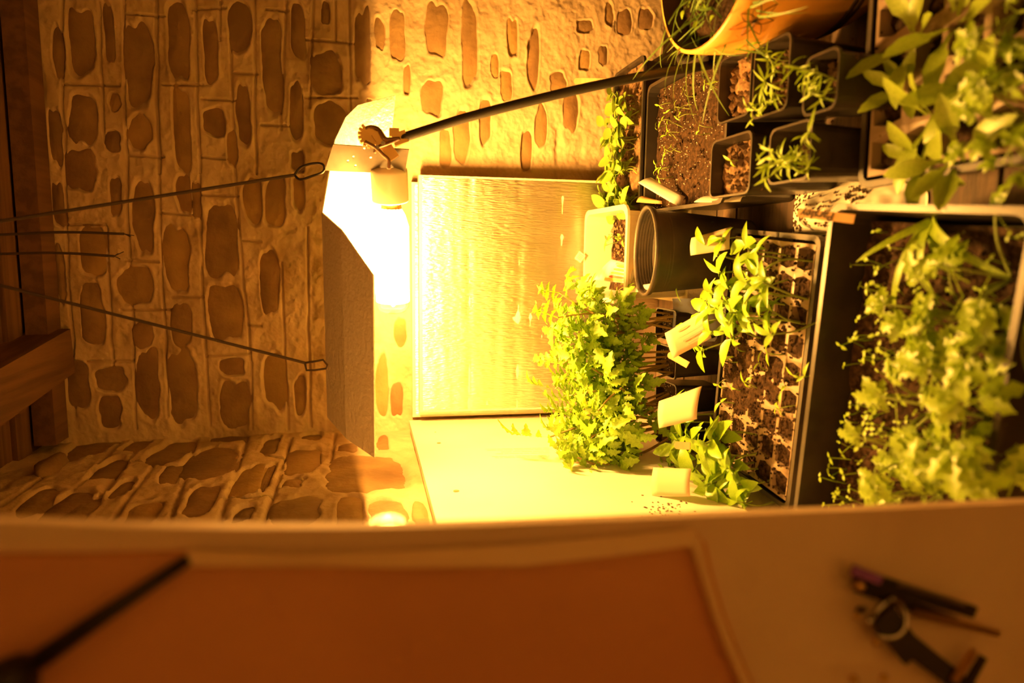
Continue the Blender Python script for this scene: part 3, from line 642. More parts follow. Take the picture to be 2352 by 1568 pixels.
# pale blue plastic pouch between the round pot and the tomatoes
bp = at(1588, 735, z=.045)
t = thing('plastic_pouch', 'pale blue soil-smeared plastic pouch standing between round pot and pepper tray', 'pouch', (bp.x, bp.y, 0))
nu, nv = 14, 14; U, V = np.meshgrid(np.linspace(-1, 1, nu), np.linspace(0, 1, nv), indexing='ij'); vs = []
for sgn in (1, -1):
    vs.append(np.stack([(U*.034).ravel(), (sgn*(.014*(1-U**2)*(1-V**2*.9)+.0005)+.003*fbm(U*3, V*4, 2, 80)).ravel(), (V*.075+.004*U*U).ravel()], 1))
VV = np.concatenate(vs); ff = gridfaces(nu, nv); me = npmesh('pouch_skin', VV, np.concatenate([ff[:, ::-1], ff+nu*nv])); link('pouch_skin', me, 'bluebag', t, True)

# ------------------------------------------------------------------ yellow flower pot with grass
ty = thing('flower_pot', 'big orange glazed pot with a line-drawn flower and wild grass', 'pot', (yp.x, yp.y, .001))
def yr(h): return YPR*(.58+.42*math.sin(PI/2*min(1, h/YPH))**.75)
pr = [(.001, 0)]+[(yr(h), h) for h in np.linspace(0, YPH, 14)]+[(YPR-.004, YPH+.0008)]
MB().lathe(pr, n=56).build('pot_body', 'ypot', ty, True, world=False)
MB().lathe([(YPR-.004, YPH+.0008), (YPR-.009, YPH-.006), (YPR*.86, YPH*.6), (.001, YPH*.55)], n=56).build('pot_inner_shade', 'ring', ty, True, world=False)  # inside coloured dark to stand for the shadow within the pot
for h in (.034, .043): MB().lathe([(yr(h)+.0006, h), (yr(h)+.0022, h+.001), (yr(h+.006)+.0022, h+.006), (yr(h+.007)+.0006, h+.007)], n=56).build('dark_band', 'ring', ty, True, world=False)
MB().lathe([(.001, YPH*.90)]+[(YPR*.9*k/8, YPH*.90+.004*math.sin(k*2.1)) for k in range(1, 8)]+[(YPR*.93, YPH*.885)], n=40).build('soil', 'soil', ty, True, world=False)
def on_pot(a, h, e=.0007): rr = yr(h)+e; return Vector((rr*math.cos(a), rr*math.sin(a), h))
fc = at(1758, 55, y=yp.y-.075); a0 = math.atan2(fc.y-yp.y, fc.x-yp.x)-.10; h0 = fc.z-.001
def petal(ang, L, wd):
    pts = []
    for k in range(11):
        t_ = k/10; pts.append((L*t_, wd*math.sin(PI*t_**.8)))
    pts += [(x, -y) for x, y in pts[::-1][1:]]
    return [on_pot(a0+(x*math.cos(ang)-y*math.sin(ang))/YPR, h0+x*math.sin(ang)+y*math.cos(ang)) for x, y in pts]
fl = MB()
for k in range(7): fl.tube(petal(2*PI*k/7+.3, .021 if k % 2 else .025, .0042), .00035, 4)
fl.lathe([(0, .0008), (.0016, .0006), (.0018, 0)], on_pot(a0, h0, 0), (math.cos(a0), math.sin(a0), 0), 8)
fd = fl.build('flower_drawing', 'ink', ty, world=False); fd['kind'] = 'stuff'

# ------------------------------------------------------------------ leaves and plants
def leaf_geo(wf, n=7, curl=.35, fold=.25, serr=0, pet=0, twist=0, g=None, T=None):
    """leaf of unit length along +x; wf(t) half width"""
    g = g or MB(); vs = []
    for i in range(n+1):
        t = i/n; a = curl*t; x = t if abs(curl) < 1e-3 else math.sin(a)/curl; z = 0 if abs(curl) < 1e-3 else -(1-math.cos(a))/curl
        wdt = wf(t)*(1+(serr*(1 if i % 2 else -1) if 0 < i < n else 0)); tw = twist*t
        for s in (-1, 0, 1):
            y = s*wdt; zz = abs(s)*wdt*fold; vs.append(Vector((x, y*math.cos(tw)-zz*math.sin(tw), z+zz*math.cos(tw)+y*math.sin(tw))))
    fs = []
    for i in range(n):
        for s in (0, 1): fs.append((i*3+s, (i+1)*3+s, (i+1)*3+s+1, i*3+s+1))
    if pet:
        o = len(vs); k = .018; vs += [Vector((-pet, -k, -pet*.18)), Vector((-pet, k, -pet*.18)), Vector((.02, k, .002)), Vector((.02, -k, .002))]; fs.append((o, o+3, o+2, o+1))
    if T: vs = [T @ v for v in vs]
    g.add(vs, fs); return g
def wl(w): return lambda t: w*math.sin(PI*min(1, t*.97+.03))**.9*(1.12-.5*t)
def wo(w): return lambda t: w*(math.sin(PI*min(1, t**.75))**.75)
def wsp(w): return lambda t: .03 if t < .38 else w*math.sin(PI*((t-.38)/.62)**.8)**.7+.012
def tomato_leaf(v):
    g = MB(); r = random.Random(v)
    g.add([(0, -.012, 0), (.62, -.008, .02), (.62, .008, .02), (0, .012, 0)], [(0, 1, 2, 3)])
    for x, s, an in ((.60, .44, 0), (.50, .30, 48), (.50, .30, -48), (.34, .32, 62), (.34, .32, -62), (.16, .22, 70), (.16, .22, -70)):
        T = Matrix.Translation((x, 0, .015)) @ Matrix.Rotation(rad(an+r.uniform(-12, 12)), 4, 'Z') @ Matrix.Rotation(rad(r.uniform(-5, 25)), 4, 'Y') @ Matrix.Scale(s, 4)
        leaf_geo(wo(.23), 8, r.uniform(.4, 1.2), .4, .30, 0, 0, g, T)
    return g.mesh('leaf')
def lobed_leaf(v):
    g = MB(); r = random.Random(v)
    g.add([(-.9, -.022, -.3), (-.4, -.02, -.1), (0, -.014, 0), (0, .014, 0), (-.4, .02, -.1), (-.9, .022, -.3)], [(0, 1, 4, 5), (1, 2, 3, 4)])
    for an, s in ((0, .95), (48, .75), (-48, .75), (95, .5), (-95, .5)):
        T = Matrix.Rotation(rad(an+r.uniform(-9, 9)), 4, 'Z') @ Matrix.Rotation(rad(r.uniform(-8, 20)), 4, 'Y') @ Matrix.Scale(s, 4)
        leaf_geo(wo(.23), 7, r.uniform(.2, .9), .35, .34, 0, 0, g, T)
    return g.mesh('leaf')
LM = {}
for k in range(3):
    LM['lance', k] = leaf_geo(wl(.15), 8, .5+.55*k, .35, 0, .12, .3*k-.3).mesh('leaf')
    LM['ovate', k] = leaf_geo(wo(.36), 7, .3+.3*k, .22, 0, .3).mesh('leaf')
    LM['pep', k] = leaf_geo(wo(.26), 8, .45+.4*k, .32, .04, .2, .2*k-.2).mesh('leaf')
    LM['thin', k] = leaf_geo(wl(.085), 6, .4+.5*k, .3, 0, .05).mesh('leaf')
    LM['spoon', k] = leaf_geo(wsp(.125), 10, .25+.35*k, .3, .05).mesh('leaf')
    LM['strap', k] = leaf_geo(lambda t: .055*(1-t)**.5+.004, 8, .6+.6*k, .3).mesh('leaf')
    LM['blade', k] = leaf_geo(lambda t: .014*(1-t)**.6+.001, 8, .5+.5*k, .2).mesh('grass_blade')
    LM['tom', k] = tomato_leaf(k); LM['lob', k] = lobed_leaf(k)
LEAFM = dict(lance='leafP', ovate='leafB', pep='leafP', thin='leafY', spoon='leafL', strap='leafC', tom='leafT', lob='leafC', blade='grass')
LMm = {}
def leafmesh(kind, k, m):
    key = (kind, k, m)
    if key not in LMm:
        me = LM[kind, k].copy(); me.materials.clear(); me.materials.append(M[m]); me.polygons.foreach_set('use_smooth', [True]*len(me.polygons)); LMm[key] = me
    return LMm[key]
def LMat(pos, az, el, roll, s): return Matrix.Translation(pos) @ Matrix.Rotation(az, 4, 'Z') @ Matrix.Rotation(-el, 4, 'Y') @ Matrix.Rotation(roll, 4, 'X') @ Matrix.Scale(s, 4)
def stem_mesh(pts, r0, r1, m):
    pts = smooth_curve(pts, 8); k = len(pts); me = MB().tube(pts, [r0+(r1-r0)*i/(k-1) for i in range(k)], 5).mesh('stem'); me.materials.append(M[m]); return me
def curve_at(pts, t):
    t *= len(pts)-1; i = min(int(t), len(pts)-2); return pts[i].lerp(pts[i+1], t-i)
def make_spec(kind, seed):
    r = random.Random(seed); sp = []; U = r.uniform
    if kind == 'pepper':
        h = U(.038, .055); pts = [Vector((0, 0, 0)), Vector((U(-.004, .004), U(-.004, .004), h*.5)), Vector((U(-.008, .008), U(-.008, .008), h))]
        sp.append(('stem', stem_mesh(pts, .0011, .0008, 'stem'), Matrix())); a = U(0, 6)
        for s in (0, PI): sp.append(('leaf', leafmesh('lance', r.randrange(3), 'leafP'), LMat(pts[2]*.93, a+s, U(.1, .6), 0, U(.020, .028))))
        for q in range(r.choice((1, 2, 2, 3))): sp.append(('leaf', leafmesh('pep' if r.random() < .6 else 'lance', r.randrange(3), 'leafP'), LMat(pts[2], a+PI/2+q*2.2+U(-.4, .4), U(.1, .9), U(-.4, .4), U(.018, .030))))
    elif kind == 'broad':
        h = U(.045, .07); pts = [Vector((0, 0, 0)), Vector((U(-.006, .006), U(-.006, .006), h*.5)), Vector((U(-.012, .012), U(-.012, .012), h))]
        sp.append(('stem', stem_mesh(pts, .0013, .0009, 'stem')  , Matrix()))
        for q in range(r.choice((4, 5, 6))): sp.append(('leaf', leafmesh('pep' if q > 1 else 'lance', r.randrange(3), 'leafP'), LMat(curve_at(pts, 1-.12*(q//2)), q*2.4+U(-.4, .4), U(-.1, .8), U(-.4, .4), U(.024, .038))))
    elif kind == 'sprout':
        h = U(.018, .03); pts = [Vector((0, 0, 0)), Vector((U(-.003, .003), U(-.003, .003), h*.6)), Vector((U(-.008, .008), U(-.008, .008), h))]
        sp.append(('stem', stem_mesh(pts, .0008, .0006, 'stem'), Matrix())); a = U(0, 6)
        for s in (0, 2.6): sp.append(('leaf', leafmesh('lance', r.randrange(3), 'leafY'), LMat(pts[2], a+s, U(.1, .8), 0, U(.010, .016))))
    elif kind == 'round':
        h = U(.020, .036); pts = [Vector((0, 0, 0)), Vector((U(-.004, .004), U(-.004, .004), h*.5)), Vector((U(-.010, .010), U(-.010, .010), h))]
        sp.append(('stem', stem_mesh(pts, .0009, .0007, 'stem'), Matrix()))
        for q in range(r.choice((3, 4, 5))): sp.append(('leaf', leafmesh('ovate', r.randrange(3), 'leafB'), LMat(curve_at(pts, 1-.15*(q//2)), q*1.9+U(-.5, .5), U(-.1, .7), U(-.3, .3), U(.014, .024))))
    elif kind == 'tomato':
        h = U(.13, .20); pts = [Vector((0, 0, 0)), Vector((U(-.01, .01), U(-.01, .01), h*.4)), Vector((U(-.025, .025), U(-.025, .025), h*.75)), Vector((U(-.035, .035), U(-.035, .035), h))]
        sp.append(('stem', stem_mesh(pts, .0020, .0012, 'redstem'), Matrix()))
        for q in range(r.choice((9, 10, 11))):
            t = 1-.072*q; sp.append(('leaf', leafmesh('tom', r.randrange(3), 'leafT'), LMat(curve_at(pts, t), q*2.4+U(-.5, .5), U(-.25, .75) if q else 1.1, U(-.5, .5), U(.050, .080))))
    elif kind == 'leggy':
        h = U(.05, .085); pts = [Vector((0, 0, 0)), Vector((U(-.01, .01), U(-.015, .005), h*.45)), Vector((U(-.025, .025), U(-.03, .01), h))]
        sp.append(('stem', stem_mesh(pts, .0010, .0007, 'stem'), Matrix()))
        for q in range(r.choice((8, 9, 11))): sp.append(('leaf', leafmesh('thin', r.randrange(3), 'leafY'), LMat(curve_at(pts, 1-.05*q), q*2.4+U(-.6, .6), U(-.1, .9), U(-.5, .5), U(.014, .024))))
    elif kind == 'lettuce':
        for q in range(r.choice((5, 6, 7))): sp.append(('leaf', leafmesh('spoon', r.randrange(3), 'leafL'), LMat(Vector((0, 0, 0)), q*2*PI/6+U(-.4, .4), U(.45, 1.15), U(-.4, .4), U(.050, .075))))
    elif kind == 'celery':
        for q in range(r.choice((4, 5, 6))):
            s = U(.032, .052); az = U(0, 6.28); el = U(.5, 1.25); L = U(.05, .10); tip = Vector((math.cos(az)*math.cos(el)*L, math.sin(az)*math.cos(el)*L, math.sin(el)*L))
            sp.append(('leaf_stalk', stem_mesh([Vector((0, 0, 0)), tip*.5+Vector((0, 0, .008)), tip], .0018, .0012, 'stem'), Matrix()))
            sp.append(('leaf', leafmesh('lob', r.randrange(3), 'leafC'), LMat(tip, az+U(-.4, .4), U(-.3, .6), U(-.5, .5), s)))
    elif kind == 'tiny':
        h = U(.014, .028); a = U(0, 6); top_ = Vector((U(-.006, .006), U(-.006, .006), h)); g = MB().tube([Vector((0, 0, 0)), top_*.5+Vector((.001, 0, 0)), top_], .00045, 3)
        for s in (0, PI): leaf_geo(wo(.30), 3, .3, .1, 0, 0, 0, g, LMat(top_, a+s, U(-.2, .4), 0, U(.004, .0065)))
        me = g.mesh('sprout'); me.materials.append(M['leafY']); sp = [('sprout', me, Matrix())]
    return sp
SPECS = {k: [make_spec(k, 100*i+j) for j in range(6)] for i, k in enumerate(('pepper', 'broad', 'sprout', 'round', 'tomato', 'leggy', 'lettuce', 'celery', 'tiny'))}
def plant(kind, name, loc, label, cat, group, s=1.0, rz=None, lean=(0, 0), r=rng):
    sp = SPECS[kind][r.randrange(6)]; rz = r.uniform(0, 6.28) if rz is None else rz
    m = Matrix.Translation(Vector(loc)) @ Matrix.Rotation(lean[0], 4, 'X') @ Matrix.Rotation(lean[1], 4, 'Y') @ Matrix.Rotation(rz, 4, 'Z') @ Matrix.Scale(s, 4)
    if len(sp) == 1:
        o = bpy.data.objects.new(name, sp[0][1]); COL.objects.link(o); o.matrix_world = m; tag(o, label, cat, group); return o
    root = bpy.data.objects.new(name, None); COL.objects.link(root); root.empty_display_size = .01; root.matrix_world = m; tag(root, label, cat, group)
    for nm, me, mm in sp:
        o = bpy.data.objects.new(nm, me); COL.objects.link(o); o.parent = root; o.matrix_basis = mm
    return root
def inside(px, py, z): return at(px, py, z=z)
ORD = ['first', 'second', 'third', 'fourth', 'fifth', 'sixth', 'seventh', 'eighth', 'ninth', 'tenth', 'eleventh', 'twelfth', 'thirteenth', 'fourteenth']
POTN = ['nearest the round black pot', 'second from the round black pot', 'in the middle of the row', 'second from the white panel', 'closest to the white panel']
r = random.Random(21)
# A: round-leaved seedlings, thicker towards the foil board
for k in range(40):
    x = .092+.19*r.random()**1.5; y = r.uniform(1.075, 1.185)
    plant('round', 'round_leaf_seedling', (x, y, .0965), 'round-leaved green seedling in the tray beside the foil board', 'seedling', 'round-leaved seedlings', r.uniform(.95, 1.45), None, (r.uniform(-.3, .2), r.uniform(-.5, .3)), r)
for k in range(7):
    plant('round', 'round_leaf_seedling', (.093+r.uniform(0, .02), 1.08+.1*k/7, .0965), 'round-leaved green seedling in the tray beside the foil board', 'seedling', 'round-leaved seedlings', 1.3, None, (r.uniform(-.4, .1), -.7), r)
# B: thin sprouts
for px, py in [(1532,236),(1545,250),(1584,222),(1522,288),(1536,280),(1568,258),(1576,250),(1560,292),(1552,304),(1628,292),(1624,306),(1530,346),(1545,340),(1556,350),(1526,392),(1536,382),(1538,406),(1640,206),(1524,370),(1580,240),(1545,318),(1592,262),(1640,196)]:
    p = at(px+8, py, z=.092); plant('sprout', 'thin_sprout', p, 'thin pale sprout in the perlite-speckled soil tray', 'seedling', 'thin sprouts in the wide tray', r.uniform(.7, 1.0), None, (r.uniform(-.5, .5), r.uniform(-.5, .5)), r)
# C: leggy seedlings around the square pots
for (x0, x1, y0, y1), n, pn in ((C1, 2, 'behind the others'), (C2, 7, 'beside the yellow pot'), (C4, 8, 'holding the blank stick'), (C5, 5, 'under the lettuce leaves'), (C3, 1, 'with the paper tag')):
    for k in range(n):
        x, y = r.uniform(x0+.02, x1-.02), r.uniform(y0+.02, y1-.02)
        kd = 'sprout' if n < 4 else 'leggy'
        plant(kd, 'leggy_seedling' if n > 3 else 'thin_sprout', (x, y, PZ*.78), ('leggy narrow-leaved seedling growing from the square pot ' if n > 3 else 'thin curled sprout in the dry square pot ')+pn, 'seedling', ('leggy seedlings in the pot ' if n > 3 else 'sprouts in the dry pot ')+pn, r.uniform(.65, 1.0), None, (r.uniform(-.1, .5), r.uniform(-.5, .4)), r)
# D: little plants in the tub
for k in range(9): plant('round' if k % 2 else 'sprout', 'tub_seedling', (r.uniform(-.055, .055), r.uniform(1.01, 1.16), .108), 'small seedling in the white plastic tub', 'seedling', 'seedlings in the white tub', r.uniform(.7, 1.0), None, (r.uniform(-.3, .3), r.uniform(-.3, .3)), r)
# tomatoes
for i, (x, y) in enumerate(tom_pots):
    for k in range(8):
        lean = (r.uniform(-.10, .38), r.uniform(-.34, .10)+(.04 if i == 4 else 0))
        plant('tomato', 'tomato_seedling', (x+r.uniform(-.018, .018), y+r.uniform(-.03, .03), .068), 'bushy tomato seedling with jagged leaves in the tomato pot '+POTN[i], 'seedling', 'tomato seedlings '+POTN[i], r.uniform(.80, 1.18), None, lean, r)
# H: peppers
HM = TH.matrix_world
def on_tray(px, py, z): return at(px, py, z=z)
for px, py in [(1660,560),(1680,600),(1700,560),(1720,620),(1740,590),(1770,600),(1800,590),(1830,600),(1690,660),(1720,690),(1750,680),(1780,640),(1810,680),(1840,690),(1700,740),(1730,740),(1760,750),(1800,740),(1830,745),(1680,710),(1715,780),(1765,725),(1745,640),(1850,735),(1650,620),(1665,690),(1690,770),(1660,740),(1735,715),(1785,700)]:
    p = at(px+r.uniform(15, 40), py, z=HZ-.008); p.z = HZ-.010
    plant('pepper', 'pepper_seedling', p, 'slender pepper seedling with curling leaves, in the cell tray end by the round pot', 'seedling', 'pepper seedlings by the round pot', r.uniform(1.1, 1.5), None, (r.uniform(-.3, .3), r.uniform(-.3, .3)), r)
for px, py in [(1690,830),(1720,860),(1760,850),(1740,900),(1700,900),(1790,880),(1660,870),(1800,810),(1830,850),(1680,930),(1800,940),(1850,860),(1820,930)]:
    p = at(px+20, py, z=HZ-.01); plant('sprout', 'young_sprout', p, 'tiny young sprout in the sparse middle of the pepper cell tray', 'seedling', 'young sprouts in the pepper tray', r.uniform(.9, 1.4), None, (r.uniform(-.3, .3), r.uniform(-.3, .3)), r)
for px, py in [(1610,950),(1640,970),(1660,1000),(1690,990),(1620,1020),(1650,1050),(1680,1040),(1710,1060),(1730,1040),(1640,1090),(1670,1110),(1700,1120),(1730,1120),(1620,1130),(1650,1150),(1690,1165),(1750,1100),(1760,1150),(1730,1170),(1600,1080),(1625,985),(1655,1025),(1690,1075),(1615,1105),(1665,1140),(1710,1000),(1740,1075),(1600,1020)]:
    p = at(px+r.uniform(10, 40), py, z=HZ-.008); p.z = HZ-.010
    plant('broad', 'pepper_seedling', p, 'broad-leaved pepper seedling at the partition end of the cell tray', 'seedling', 'pepper seedlings by the partition', r.uniform(.95, 1.3), None, (r.uniform(-.2, .3), r.uniform(-.3, .3)), r)
# I: tiny sprouts and big leafy plants
cnt = 0
while cnt < 190:
    u = -.5+r.random()**1.6; v = r.uniform(-.5, .5)
    if v < .1 and r.random() < .35: continue
    p = IM @ Vector((u*.29, v*.17, .062)); cnt += 1
    plant('tiny', 'tiny_sprout', p, 'tiny two-leaved sprout in the deep black tray', 'seedling', 'tiny sprouts in the deep tray', r.uniform(.8, 1.3), None, (r.uniform(-.4, .4), r.uniform(-.4, .4)), r)
for q, (px, py) in enumerate(sorted([(2170,720),(2280,640),(2200,830),(2300,760),(2120,930),(2230,960),(2330,890),(2080,1040),(2180,1080),(2300,1060),(2120,1130),(2250,1140)], key=lambda a: a[1])):
    p = at(px+45, py, z=.065)
    plant('celery', 'celery_seedling', p, 'blurred lobed-leaf seedling in the deep tray, '+ORD[q]+' counting from the lettuce side', 'seedling', 'celery seedlings in the deep tray', r.uniform(.55, .85), None, (r.uniform(-.1, .4), r.uniform(-.3, .3)), r)
# J: lettuces and feathery plants
for q, (px, py, s) in enumerate(sorted([(2110,100,1.0),(2150,275,1.1),(2205,360,1.0),(2120,370,.8),(2200,60,1.0),(2090,205,.7),(2260,190,.9)], key=lambda a: -a[1])):
    p = at(px, py, z=.066); plant('lettuce', 'lettuce_seedling', p, 'spoon-leaved lettuce seedling, '+ORD[q]+' counting away from the deep black tray', 'seedling', 'lettuce seedlings', s, None, (r.uniform(.0, .35), r.uniform(-.2, .2)), r)
for q, (px, py) in enumerate([(2350,390),(2320,270),(2340,140),(2300,30)]):
    p = at(px+40, py, z=.07); plant('celery', 'leafy_seedling', p, 'blurred feathery seedling at the near edge, '+ORD[q]+' counting away from the deep tray', 'seedling', 'feathery seedlings at the near edge', r.uniform(.45, .6), None, (r.uniform(0, .3), r.uniform(-.3, .3)), r)
# long curved leaves arching over the deep tray corner
for q in range(3):
    o = None
p0 = at(2140, 510, z=.064)
t = thing('arching_leek', 'long arching strap-leaved plant leaning over the deep tray corner', 'seedling', p0)
for az, el, L, k in ((2.75, .55, .10, 1), (3.3, .75, .085, 2), (4.2, .6, .10, 1), (3.7, .35, .12, 2), (2.2, .8, .07, 0)):
    o = bpy.data.objects.new('leaf', leafmesh('strap', k, 'leafC')); COL.objects.link(o); o.parent = t; o.matrix_basis = LMat(Vector((0, 0, 0)), az, el, 0, L)
# grass and weeds of the yellow pot
r = random.Random(33)
for k in range(80):
    o = bpy.data.objects.new('grass_blade', leafmesh('blade', r.randrange(3), 'grass')); COL.objects.link(o); o.parent = ty
    o.matrix_basis = LMat(Vector((r.uniform(-.10, -.0), r.uniform(-.08, .07), YPH*.88)), PI+r.uniform(-1.5, 1.5), r.uniform(.05, 1.0), r.uniform(-1, 1), r.uniform(.06, .12))
for k in range(9):
    o = bpy.data.objects.new('leaf', leafmesh('ovate', r.randrange(3), 'leafY')); COL.objects.link(o); o.parent = ty
    o.matrix_basis = LMat(Vector((r.uniform(-.10, -.03), r.uniform(-.06, .05), YPH+r.uniform(-.005, .03))), r.uniform(0, 6), r.uniform(-.3, .6), r.uniform(-.5, .5), r.uniform(.008, .012))

# ------------------------------------------------------------------ cards, tags, sticks
def card(name, label, cat, corners, ds, m='card', bend=.004, cat_parts=()):
    """paper card through four pixel corners (base edge last two), at given optical depths"""
    P4 = [dep(x, y, d) for (x, y), d in zip(corners, ds)]
    t = thing(name, label, cat, (P4[2]+P4[3])*.5); n = (P4[1]-P4[0]).cross(P4[3]-P4[0]).normalized(); n = n if n.y < 0 else -n
    g = MB(); N = 6; vs = []
    for side in (0, .0006):
        for i in range(N+1):
            for j in range(N+1):
                u, v = i/N, j/N; p = P4[0].lerp(P4[1], u).lerp(P4[3].lerp(P4[2], u), v); vs.append(p + n*(bend*math.sin(PI*u)+bend*.8*(1-v)**2 - side))
    K = (N+1)**2; fs = []
    for i in range(N):
        for j in range(N):
            a = i*(N+1)+j; fs += [(a, a+1, a+N+2, a+N+1), (K+a, K+a+N+1, K+a+N+2, K+a+1)]
    for j in range(N):
        for a, b in ((j, j+1), (N*(N+1)+j+1, N*(N+1)+j), ((j+1)*(N+1), j*(N+1)), (j*(N+1)+N, (j+1)*(N+1)+N)): fs.append((b, a, K+a, K+b))
    g.add(vs, fs).build('sheet', m, t, True)
    def pt(u, v, e=.0008): return P4[0].lerp(P4[1], u).lerp(P4[3].lerp(P4[2], u), v) + n*(bend*math.sin(PI*u)+bend*.8*(1-v)**2+e)
    return t, pt
def bars(t, pt, lst, m='print', name='print_line'):
    for (u0, v0, u1, v1, wd) in lst:
        a, b = pt(u0, v0), pt(u1, v1); c, d = pt(u1+wd[0], v1+wd[1]), pt(u0+wd[0], v0+wd[1]); MB().add([a, b, c, d], [(0, 1, 2, 3)]).build(name, m, t)
# corner order: top-a, top-b, base-b, base-a  (top = image left)
t, pt = card('seed_card', 'large cream seed card with an oval slot, leaning out of the pepper tray', 'card', [(1528, 766), (1547, 823), (1634, 776), (1625, 708)], (.93, .92, .90, .91))
bars(t, pt, [(.42, .25, .42, .85, (.012, 0)), (.62, .35, .60, .85, (.05, 0)), (.80, .45, .78, .9, (.03, 0))])
MB().add([pt(.22+.05*math.cos(a)+.0*k, .42+.14*math.sin(a)) for k, a in enumerate(np.linspace(0, 2*PI, 14, endpoint=False))], [tuple(range(14))]).build('slot', 'wood', t)  # flat brown oval standing in for the shade seen through the hole
card('seed_card', 'cream seed card half covered by broad pepper leaves', 'card', [(1516, 922), (1516, 984), (1600, 962), (1612, 886)], (.91, .90, .87, .88))
card('seed_card', 'square pale seed card beside the white panel', 'card', [(1503, 1074), (1500, 1138), (1585, 1140), (1588, 1076)], (.90, .89, .86, .87))
card('seed_card', 'notched pale seed card sticking up beside the round black pot', 'card', [(1590, 548), (1588, 588), (1676, 572), (1680, 520)], (.90, .895, .87, .875))
card('paper_tag', 'bright white paper strip lying across the speckled soil tray', 'tag', [(1466, 421), (1495, 409), (1574, 452), (1560, 475)], (1.03, 1.03, .985, .985), 'paper', .002)
card('paper_tag', 'pointed white paper tag behind the square pot of dry soil', 'tag', [(1579, 411), (1580, 412), (1652, 440), (1652, 462)], (.985, .985, .94, .935), 'paper', .002)
card('paper_tag', 'crumpled grey paper tag lying beside the dry square pot', 'tag', [(1595, 467), (1640, 452), (1712, 450), (1700, 462)], (.90, .895, .86, .86), 'paper', .003)
card('paper_tag', 'small white tag resting on the rim of the round pot', 'tag', [(1446, 672), (1470, 655), (1500, 650), (1498, 668)], (1.03, 1.02, .985, .985), 'paper', .001)
card('paper_tag', 'curled brown paper strip at the corner of the speckled soil tray', 'tag', [(1463, 466), (1478, 452), (1522, 462), (1521, 468)], (1.03, 1.03, 1.0, 1.0), 'dry', .003)
# seed packet with orange roots printed on it
t, pt = card('seed_packet', 'seed packet printed with orange roots, stuck in the white tub', 'packet', [(1406, 596), (1367, 643), (1450, 652), (1470, 612)], (1.10, 1.12, 1.06, 1.05), 'paper', .003)
g = [pt(u, v) for u, v in ((.08, .26), (.94, .26), (.94, .98), (.10, .98))]; MB().add(g, [(0, 1, 2, 3)]).build('picture', 'yellowp', t)
for k, (u, m_) in enumerate(((.22, 'orangep'), (.40, 'orangep'), (.58, 'orangep'), (.76, 'redp'))):
    pts = [pt(u+.075*math.cos(a)*(1 if math.sin(a) < 0 else .8), .60+.26*math.sin(a), .0014) for a in np.linspace(0, 2*PI, 12, endpoint=False)]
    MB().add(pts, [tuple(range(12))]).build('printed_root', m_, t)
def stick(label, p0, p1, d0, d1, wd=.0095):
    a, b = dep(*p0, d0), dep(*p1, d1); ax = (a-b); L = ax.length; ax.normalize(); n = (CAM-a).normalized(); n = (n-ax*n.dot(ax)).normalized(); s = ax.cross(n)
    t = thing('wooden_stick', label, 'stick', b); pts = [b-s*wd/2, b+s*wd/2]
    for k in range(9): an_ = PI*k/8; pts.append(a-ax*wd/2+s*wd/2*math.cos(an_)+ax*wd/2*math.sin(an_))
    MB().slab(pts, -n, .0016).build('blade', 'wood', t); return t, a, b, ax, s, n
stick('plain yellow wooden stick in the round-leaved seedling tray', (1318, 186), (1400, 188), 1.16, 1.13, .010)
stick('blank rounded wooden stick standing in a square pot', (1752, 377), (1815, 378), .80, .775, .009)
stick('short wooden stick poking up by the tomato pots behind the large card', (1534, 812), (1580, 838), .96, .94)
stick('wooden stick half hidden among the broad pepper leaves', (1548, 1022), (1585, 1024), .88, .87)
stt, a, b, ax, s_, n_ = stick('wooden stick hand-lettered Parsley at the corner of the deep tray', (1831, 488), (1962, 503), .668, .630, .0084)
cu = bpy.data.curves.new('lettering', 'FONT'); cu.body = 'Parsley'; cu.size = .0112; cu.offset = .00022; cu.align_x = 'LEFT'; cu.align_y = 'CENTER'; cu.shear = .15
to = bpy.data.objects.new('tmp', cu); COL.objects.link(to); bpy.context.view_layer.update()
me = bpy.data.meshes.new_from_object(to.evaluated_get(bpy.context.evaluated_depsgraph_get())); bpy.data.objects.remove(to)
tx = ax; ty_ = n_.cross(tx)
o0 = a - ax*.036 + n_*.0003
MX = Matrix(((tx.x, ty_.x, n_.x, o0.x), (tx.y, ty_.y, n_.y, o0.y), (tx.z, ty_.z, n_.z, o0.z), (0, 0, 0, 1)))
me.transform(wmat(stt).inverted() @ MX); me.materials.clear(); link('lettering', me, 'ink', stt)

# ------------------------------------------------------------------ things on the near partition
def on_front(x, y, e): return at(x, y, y=YP-e)
out = [(-80,1270),(200,1268),(430,1263),(700,1272),(900,1266),(1200,1250),(1400,1232),(1590,1214),(1612,1240),(1628,1310),(1655,1400),(1690,1490),(1725,1568),(1760,1650)]
bt = thing('brown_board', 'brown board with a pale, lit-toned raw edge fixed to the near partition, out of focus', 'board', on_front(800, 1420, .001))
P_ = [on_front(x, y, .001) for x, y in out]; P_ += [Vector((-.40, YP-.001, P_[-1].z)), Vector((-.40, YP-.001, P_[0].z))]
MB().slab(P_, (0, -1, 0), .005).build('panel', 'brownboard', bt)
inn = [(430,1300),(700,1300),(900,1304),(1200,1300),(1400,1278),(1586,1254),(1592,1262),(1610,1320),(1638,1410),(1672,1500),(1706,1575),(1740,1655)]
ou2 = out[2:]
qa = [on_front(x, y, .0062) for x, y in ou2]; qb = [on_front(x, y, .0135) for x, y in inn]; k = len(qa)
